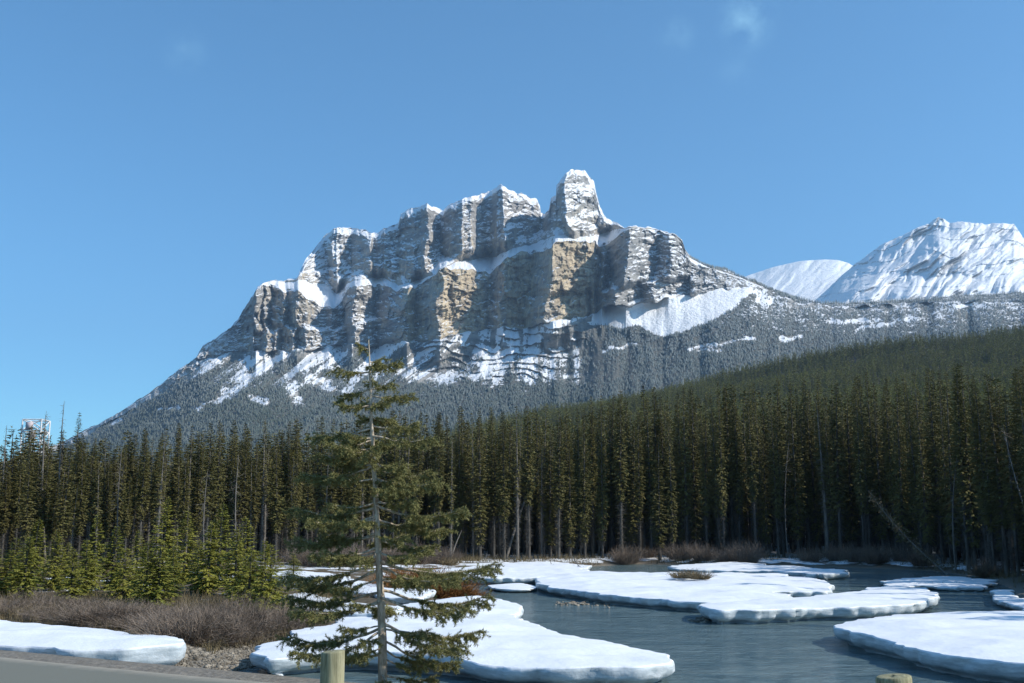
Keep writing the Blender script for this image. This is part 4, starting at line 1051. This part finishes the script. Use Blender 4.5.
# gravel
def stones():
    rg = np.random.default_rng(88); A_ = Acc()
    ph = (1 + 5 ** .5) / 2
    ico = unit(np.array([[-1, ph, 0], [1, ph, 0], [-1, -ph, 0], [1, -ph, 0], [0, -1, ph], [0, 1, ph], [0, -1, -ph], [0, 1, -ph], [ph, 0, -1], [ph, 0, 1], [-ph, 0, -1], [-ph, 0, 1]]))
    ft = np.array([[0, 11, 5], [0, 5, 1], [0, 1, 7], [0, 7, 10], [0, 10, 11], [1, 5, 9], [5, 11, 4], [11, 10, 2], [10, 7, 6], [7, 1, 8], [3, 9, 4], [3, 4, 2], [3, 2, 6], [3, 6, 8], [3, 8, 9], [4, 9, 5], [2, 4, 11], [6, 2, 10], [8, 6, 7], [9, 8, 1]])
    n = 14000; px = np.concatenate([rg.uniform(85, 310, 12200), rg.uniform(250, 700, 1800)]); py = np.concatenate([rg.uniform(643, 677, 12200), rg.uniform(655, 700, 1800)])
    g = atZ(px, py, .1); z = ground(g[:, 0], g[:, 1]); ok = (z > -.12) & (road_s(g[:, 0], g[:, 1]) > 6)
    for p, zz in zip(g[ok], z[ok]):
        s = rg.uniform(.018, .055) * (2.4 if rg.random() < .05 else 1)
        V = ico * (s * rg.uniform(.6, 1.3, 3)) * rg.uniform(.8, 1.15, (12, 1)); V[:, 2] *= .7
        A_.add(V + [p[0], p[1], zz + s * .15], tris=ft)
    # stones breaking the water at the shelf edges
    for _ in range(500):
        c = [(430 + rg.random() * 60, 671), (555 + rg.random() * 60, 604), (690 + rg.random() * 55, 620), (770 + rg.random() * 110, 613), (850 + rg.random() * 40, 640)][rg.integers(5)]
        p = atZ(c[0], c[1] + rg.normal() * 1.3, 0); s = rg.uniform(.05, .16)
        V = ico * (s * rg.uniform(.7, 1.5, 3)) ; V[:, 2] *= .6
        A_.add(V + [p[0], p[1], 0], tris=ft)
    o = link('gravel', A_.mesh('gravel', M_stone)); tag(o, 'grey river stones on the gravel bar and along the water', kind='stuff')
stones()

# ================================================================== NEAR SPRUCE
def near_spruce():
    D = 16.6; rg = np.random.default_rng(5)
    tr_px = [(368.5, 340), (369, 352), (371, 400), (373, 450), (376, 510), (379, 560), (381, 600), (382, 640), (382.5, 690), (383, 735)]
    W = np.array([atD(a, b, D) for a, b in tr_px])[::-1]
    gz = float(ground(W[0][0], W[0][1])); base = np.array([W[0][0], W[0][1], gz - .1])
    pts = np.concatenate([[base], W]) if W[0][2] > base[2] + .1 else W
    if pts[0][2] > W[0][2]: pts = W
    zs = pts[:, 2]
    root = pts[0].copy()
    o = thing('near_spruce', tuple(root), 'sparse open-branched spruce with pale trunk standing beside the road post', 'tree')
    top = pts[-1][2]
    zz = np.linspace(zs[0], top, 40); ax = np.stack([np.interp(zz, zs, pts[:, 0]), np.interp(zz, zs, pts[:, 1]), zz], -1)
    ax[:, 0] += (fbm(zz / .7, 0, 3, 3) - .5) * .03
    hgt = top - zz[0]
    T = Acc(); rad = .074 * ((top - zz) / hgt) ** .85 + .006
    T.tube(ax - root, rad * (1 + (fbm(zz * 6, 0, 2, 9) - .5) * .15), 12, False)
    link('trunk', T.mesh('trunk', M_hbark, True), o)
    def trunk_at(z): return np.array([np.interp(z, zz, ax[:, 0]), np.interp(z, zz, ax[:, 1]), z])
    B = Acc(); Nn = Acc()
    def needles(a, b, ln=.047, n=None):
        L_ = np.linalg.norm(b - a)
        n = n or max(8, int(L_ * 330))
        t = rg.random(n); P = a - root + (b - a) * t[:, None]; ax_ = unit((b - a)[None])
        rd = rg.normal(size=(n, 3)); rd -= (rd @ ax_[0])[:, None] * ax_; rd = unit(rd); rd[:, 2] += .25
        Nn.blades(P, unit(rd + ax_ * .75), ln * rg.uniform(.7, 1.25, n), .0105, up=rg.normal(size=(n, 3)))
    def branch(z, az_, Lb, slope, sag, full=1.0):
        p0 = trunk_at(z); h = np.array([math.cos(az_), math.sin(az_), 0]); sd = np.array([-h[1], h[0], 0])
        n = 12; s = np.linspace(0, 1, n)
        wob = np.cumsum(rg.normal(size=(n, 2)) * .018 * Lb, axis=0)
        P = p0 + h * (s * Lb)[:, None] + np.array([0, 0, 1.]) * (slope * Lb * s - sag * Lb * np.sin(s * 2.4) * .8 + .10 * Lb * s ** 3)[:, None] + sd * wob[:, :1] + np.array([0, 0, 1.]) * (wob[:, 1:] * .5)
        B.tube(P - root, (.007 + .013 * Lb / 1.5) * (1 - s) ** .7 + .003, 6, False)
        start = .27 if Lb > .6 else .10
        nt_ = int((Lb * 14 + 3) * full)
        for k in range(nt_):
            t = start + (1 - start) * (k + rg.random()) / nt_
            q = np.array([np.interp(t, s, P[:, j]) for j in range(3)])
            sg = 1 if k % 2 else -1
            lt = Lb * .30 * (1 - t * .62) * rg.uniform(.5, 1.25) + .05
            d = unit(h * .85 + sd * sg * rg.uniform(.4, 1.1) + np.array([0, 0, rg.uniform(-.5, .1)]))
            e = q + d * lt; mid = (q + e) / 2 + np.array([0, 0, .02])
            B.blades((q - root)[None], d[None], lt, .009, tri=True)
            needles(q, e)
            # hanging side sprigs
            for _ in range(int(2 + lt * 12)):
                u = rg.uniform(.2, 1); a = q + (e - q) * u; dd = unit(d * .7 + rg.normal(size=3) * .45 + np.array([0, 0, -.4])); needles(a, a + dd * rg.uniform(.06, .15))
        m = P[int(n * .35):]
        for a, b in zip(m[:-1], m[1:]): needles(a, b)
        needles(P[-1], P[-1] + unit((P[-1] - P[-2])[None])[0] * .08)
    # branches read from the photograph: attachment row, tip column and row, depth angle
    spec = [(372, 337, 367, .1), (366, 400, 362, -.1), (388, 335, 398, .3), (395, 411, 398, -.2), (405, 346, 408, -.4), (428, 312, 434, .2), (425, 416, 424, .3), (436, 432, 440, -.3), (440, 334, 446, -.5), (455, 322, 458, -.1), (466, 300, 474, .2), (468, 426, 470, .3), (478, 440, 482, -.4),
            (508, 291, 513, .1), (505, 463, 512, -.1), (515, 322, 520, -.6), (520, 440, 530, .5), (533, 286, 540, .2), (540, 432, 548, .4), (548, 320, 556, -.5), (562, 290, 572, -.1), (560, 492, 570, .1), (570, 283, 584, .5), (566, 460, 584, -.5), (592, 285, 600, .2), (590, 484, 606, .1), (596, 470, 610, -.4), (600, 300, 616, -.3), (625, 478, 634, .1), (622, 462, 642, -.5), (628, 282, 645, .15), (630, 300, 655, -.3), (640, 455, 664, -.1), (650, 430, 668, .5), (655, 320, 664, .6)]
    sr = 1.0
    for ya, xt, yt, da in spec:
        za = atD(375, ya, D)[2]; p0 = trunk_at(za); tip = atD(xt, yt, D)
        dx = tip[0] - p0[0]; dz = tip[2] - za
        ang = da; Lx = abs(dx) / math.cos(ang); az_ = ang if dx > 0 else math.pi - ang
        branch(za, az_, Lx, dz / Lx, .12, 1.05)
    # filler whorls, mostly toward and away from the road
    z = top - .22
    while z > zz[0] + .45:
        f = (top - z) / hgt
        for _ in range(rg.integers(2, 5) + (1 if .22 < f < .5 else 0) - (1 if f < .2 else 0)):
            a = rg.uniform(0, 6.283); env = .16 + 1.28 * min(f * 1.65, 1.0) * (1 - .12 * f)
            Lb = env * rg.uniform(.5, .95) * (1 - .25 * abs(math.cos(a)))
            branch(z + rg.normal() * .05, a, Lb, rg.uniform(-.12, .22) - .18 * f + .25 * (f < .2), .12, .9)
        z -= rg.uniform(.16, .25) + .2 * f
    # leader
    needles(trunk_at(top - .5), trunk_at(top), .03, 90)
    link('branches', B.mesh('branches', M_hbark), o)
    link('needles', Nn.mesh('needles', M_hero), o)
    print('near spruce needles', Nn.n)
near_spruce()

# ================================================================== POSTS
def post(px, ytop, D, dia, label):
    tp = atD(px, ytop, D); z0 = 2.3
    rg = np.random.default_rng(int(px)); k = 36; an = np.arange(k) * 2 * math.pi / k
    rn = 1 + (fbm(an * 1.6, 0, 3, int(px)) - .5) * .05
    prof = [(z0, 1.0), (z0 + .2, 1.01), (tp[2] - .12, 1.0), (tp[2] - .025, .99), (tp[2] - .006, .965), (tp[2], .90), (tp[2] + .004, .5), (tp[2] + .002, .02)]
    V = []
    for z, f in prof: V.append(np.stack([np.cos(an) * rn * f * dia / 2, np.sin(an) * rn * f * dia / 2, z - z0 + .012 * np.cos(an) * (z > tp[2] - .1)], -1))
    V = np.concatenate(V); nr = len(prof); i = np.arange(nr - 1)[:, None] * k; j = np.arange(k)[None]; j2 = (j + 1) % k
    Q = np.stack([i + j, i + j2, i + k + j2, i + k + j], -1).reshape(-1, 4)
    o = link('road_post', mesh_np('road_post', V, Q, M_post, True)); o.location = (tp[0], tp[1], z0)
    return tag(o, label, 'post', 'wooden posts along the road edge')
post(333, 651, 13.4, .29, 'stout greenish wooden post standing beside the near spruce')
post(893.5, 676, 10.4, .32, 'stout wooden post top in front of the river near the right snow bank')

# ================================================================== LATTICE TOWER behind the left treetops
def tower():
    D = 150; g = atD(30, 500, D); wd = 17 / F * D / 2; top = atD(30, 420, D)[2]; gz = float(ground(g[0], g[1]))
    o = thing('lattice_tower', (g[0], g[1], gz), 'pale white and pink lattice tower rising behind the treetops on the left', 'tower')
    A_ = Acc(); hh = top - gz
    lv = np.linspace(hh * .25, hh, 9)
    for sx in (-1, 1):
        for sy in (-1, 1): A_.tube([[sx * wd, sy * wd, 0], [sx * wd, sy * wd, hh]], [.11, .11], 4, False)
    for a, b in zip(lv[:-1], lv[1:]):
        for s in (-1, 1):
            for p, q in (((-wd, s * wd, a), (wd, s * wd, b)), ((wd, s * wd, a), (-wd, s * wd, b)), ((-wd, s * wd, b), (wd, s * wd, b)), ((s * wd, -wd, a), (s * wd, wd, b)), ((s * wd, -wd, b), (s * wd, wd, b))):
                A_.tube([p, q], [.07, .07], 4, False)
    link('frame', A_.mesh('frame', M_white), o)
    for zc, xc in ((hh - .9, -.25), (hh - 2.2, .2)):
        B = Acc(); bx = np.array([[x, y, z] for x in (-.45, .45) for y in (-.1, .1) for z in (-.55, .55)]) + [xc, -wd - .15, zc]
        B.add(bx, quads=[[0, 1, 3, 2], [4, 6, 7, 5], [0, 4, 5, 1], [2, 3, 7, 6], [0, 2, 6, 4], [1, 5, 7, 3]]); link('panel', B.mesh('panel', M_pink), o)
tower()

# ================================================================== HAZE
def haze():
    m = bpy.data.materials.new('clear mountain air'); m.use_nodes = True; n = m.node_tree; n.nodes.clear()
    out = n.nodes.new('ShaderNodeOutputMaterial'); v = n.nodes.new('ShaderNodeVolumePrincipled')
    v.inputs['Color'].default_value = (.46, .70, 1.0, 1); v.inputs['Density'].default_value = 5.5e-5; v.inputs['Anisotropy'].default_value = .2
    n.links.new(v.outputs[0], out.inputs['Volume'])
    x0, x1, y0, y1, z0, z1 = -13000, 13000, -13000, 13000, -14, 2600
    V = [[x, y, z] for x in (x0, x1) for y in (y0, y1) for z in (z0, z1)]
    me = mesh_np('haze', V, [[0, 1, 3, 2], [4, 6, 7, 5], [0, 4, 5, 1], [2, 3, 7, 6], [0, 2, 6, 4], [1, 5, 7, 3]], m)
    tag(link('haze', me), kind='stuff')
USE_HAZE = True
if USE_HAZE: haze()
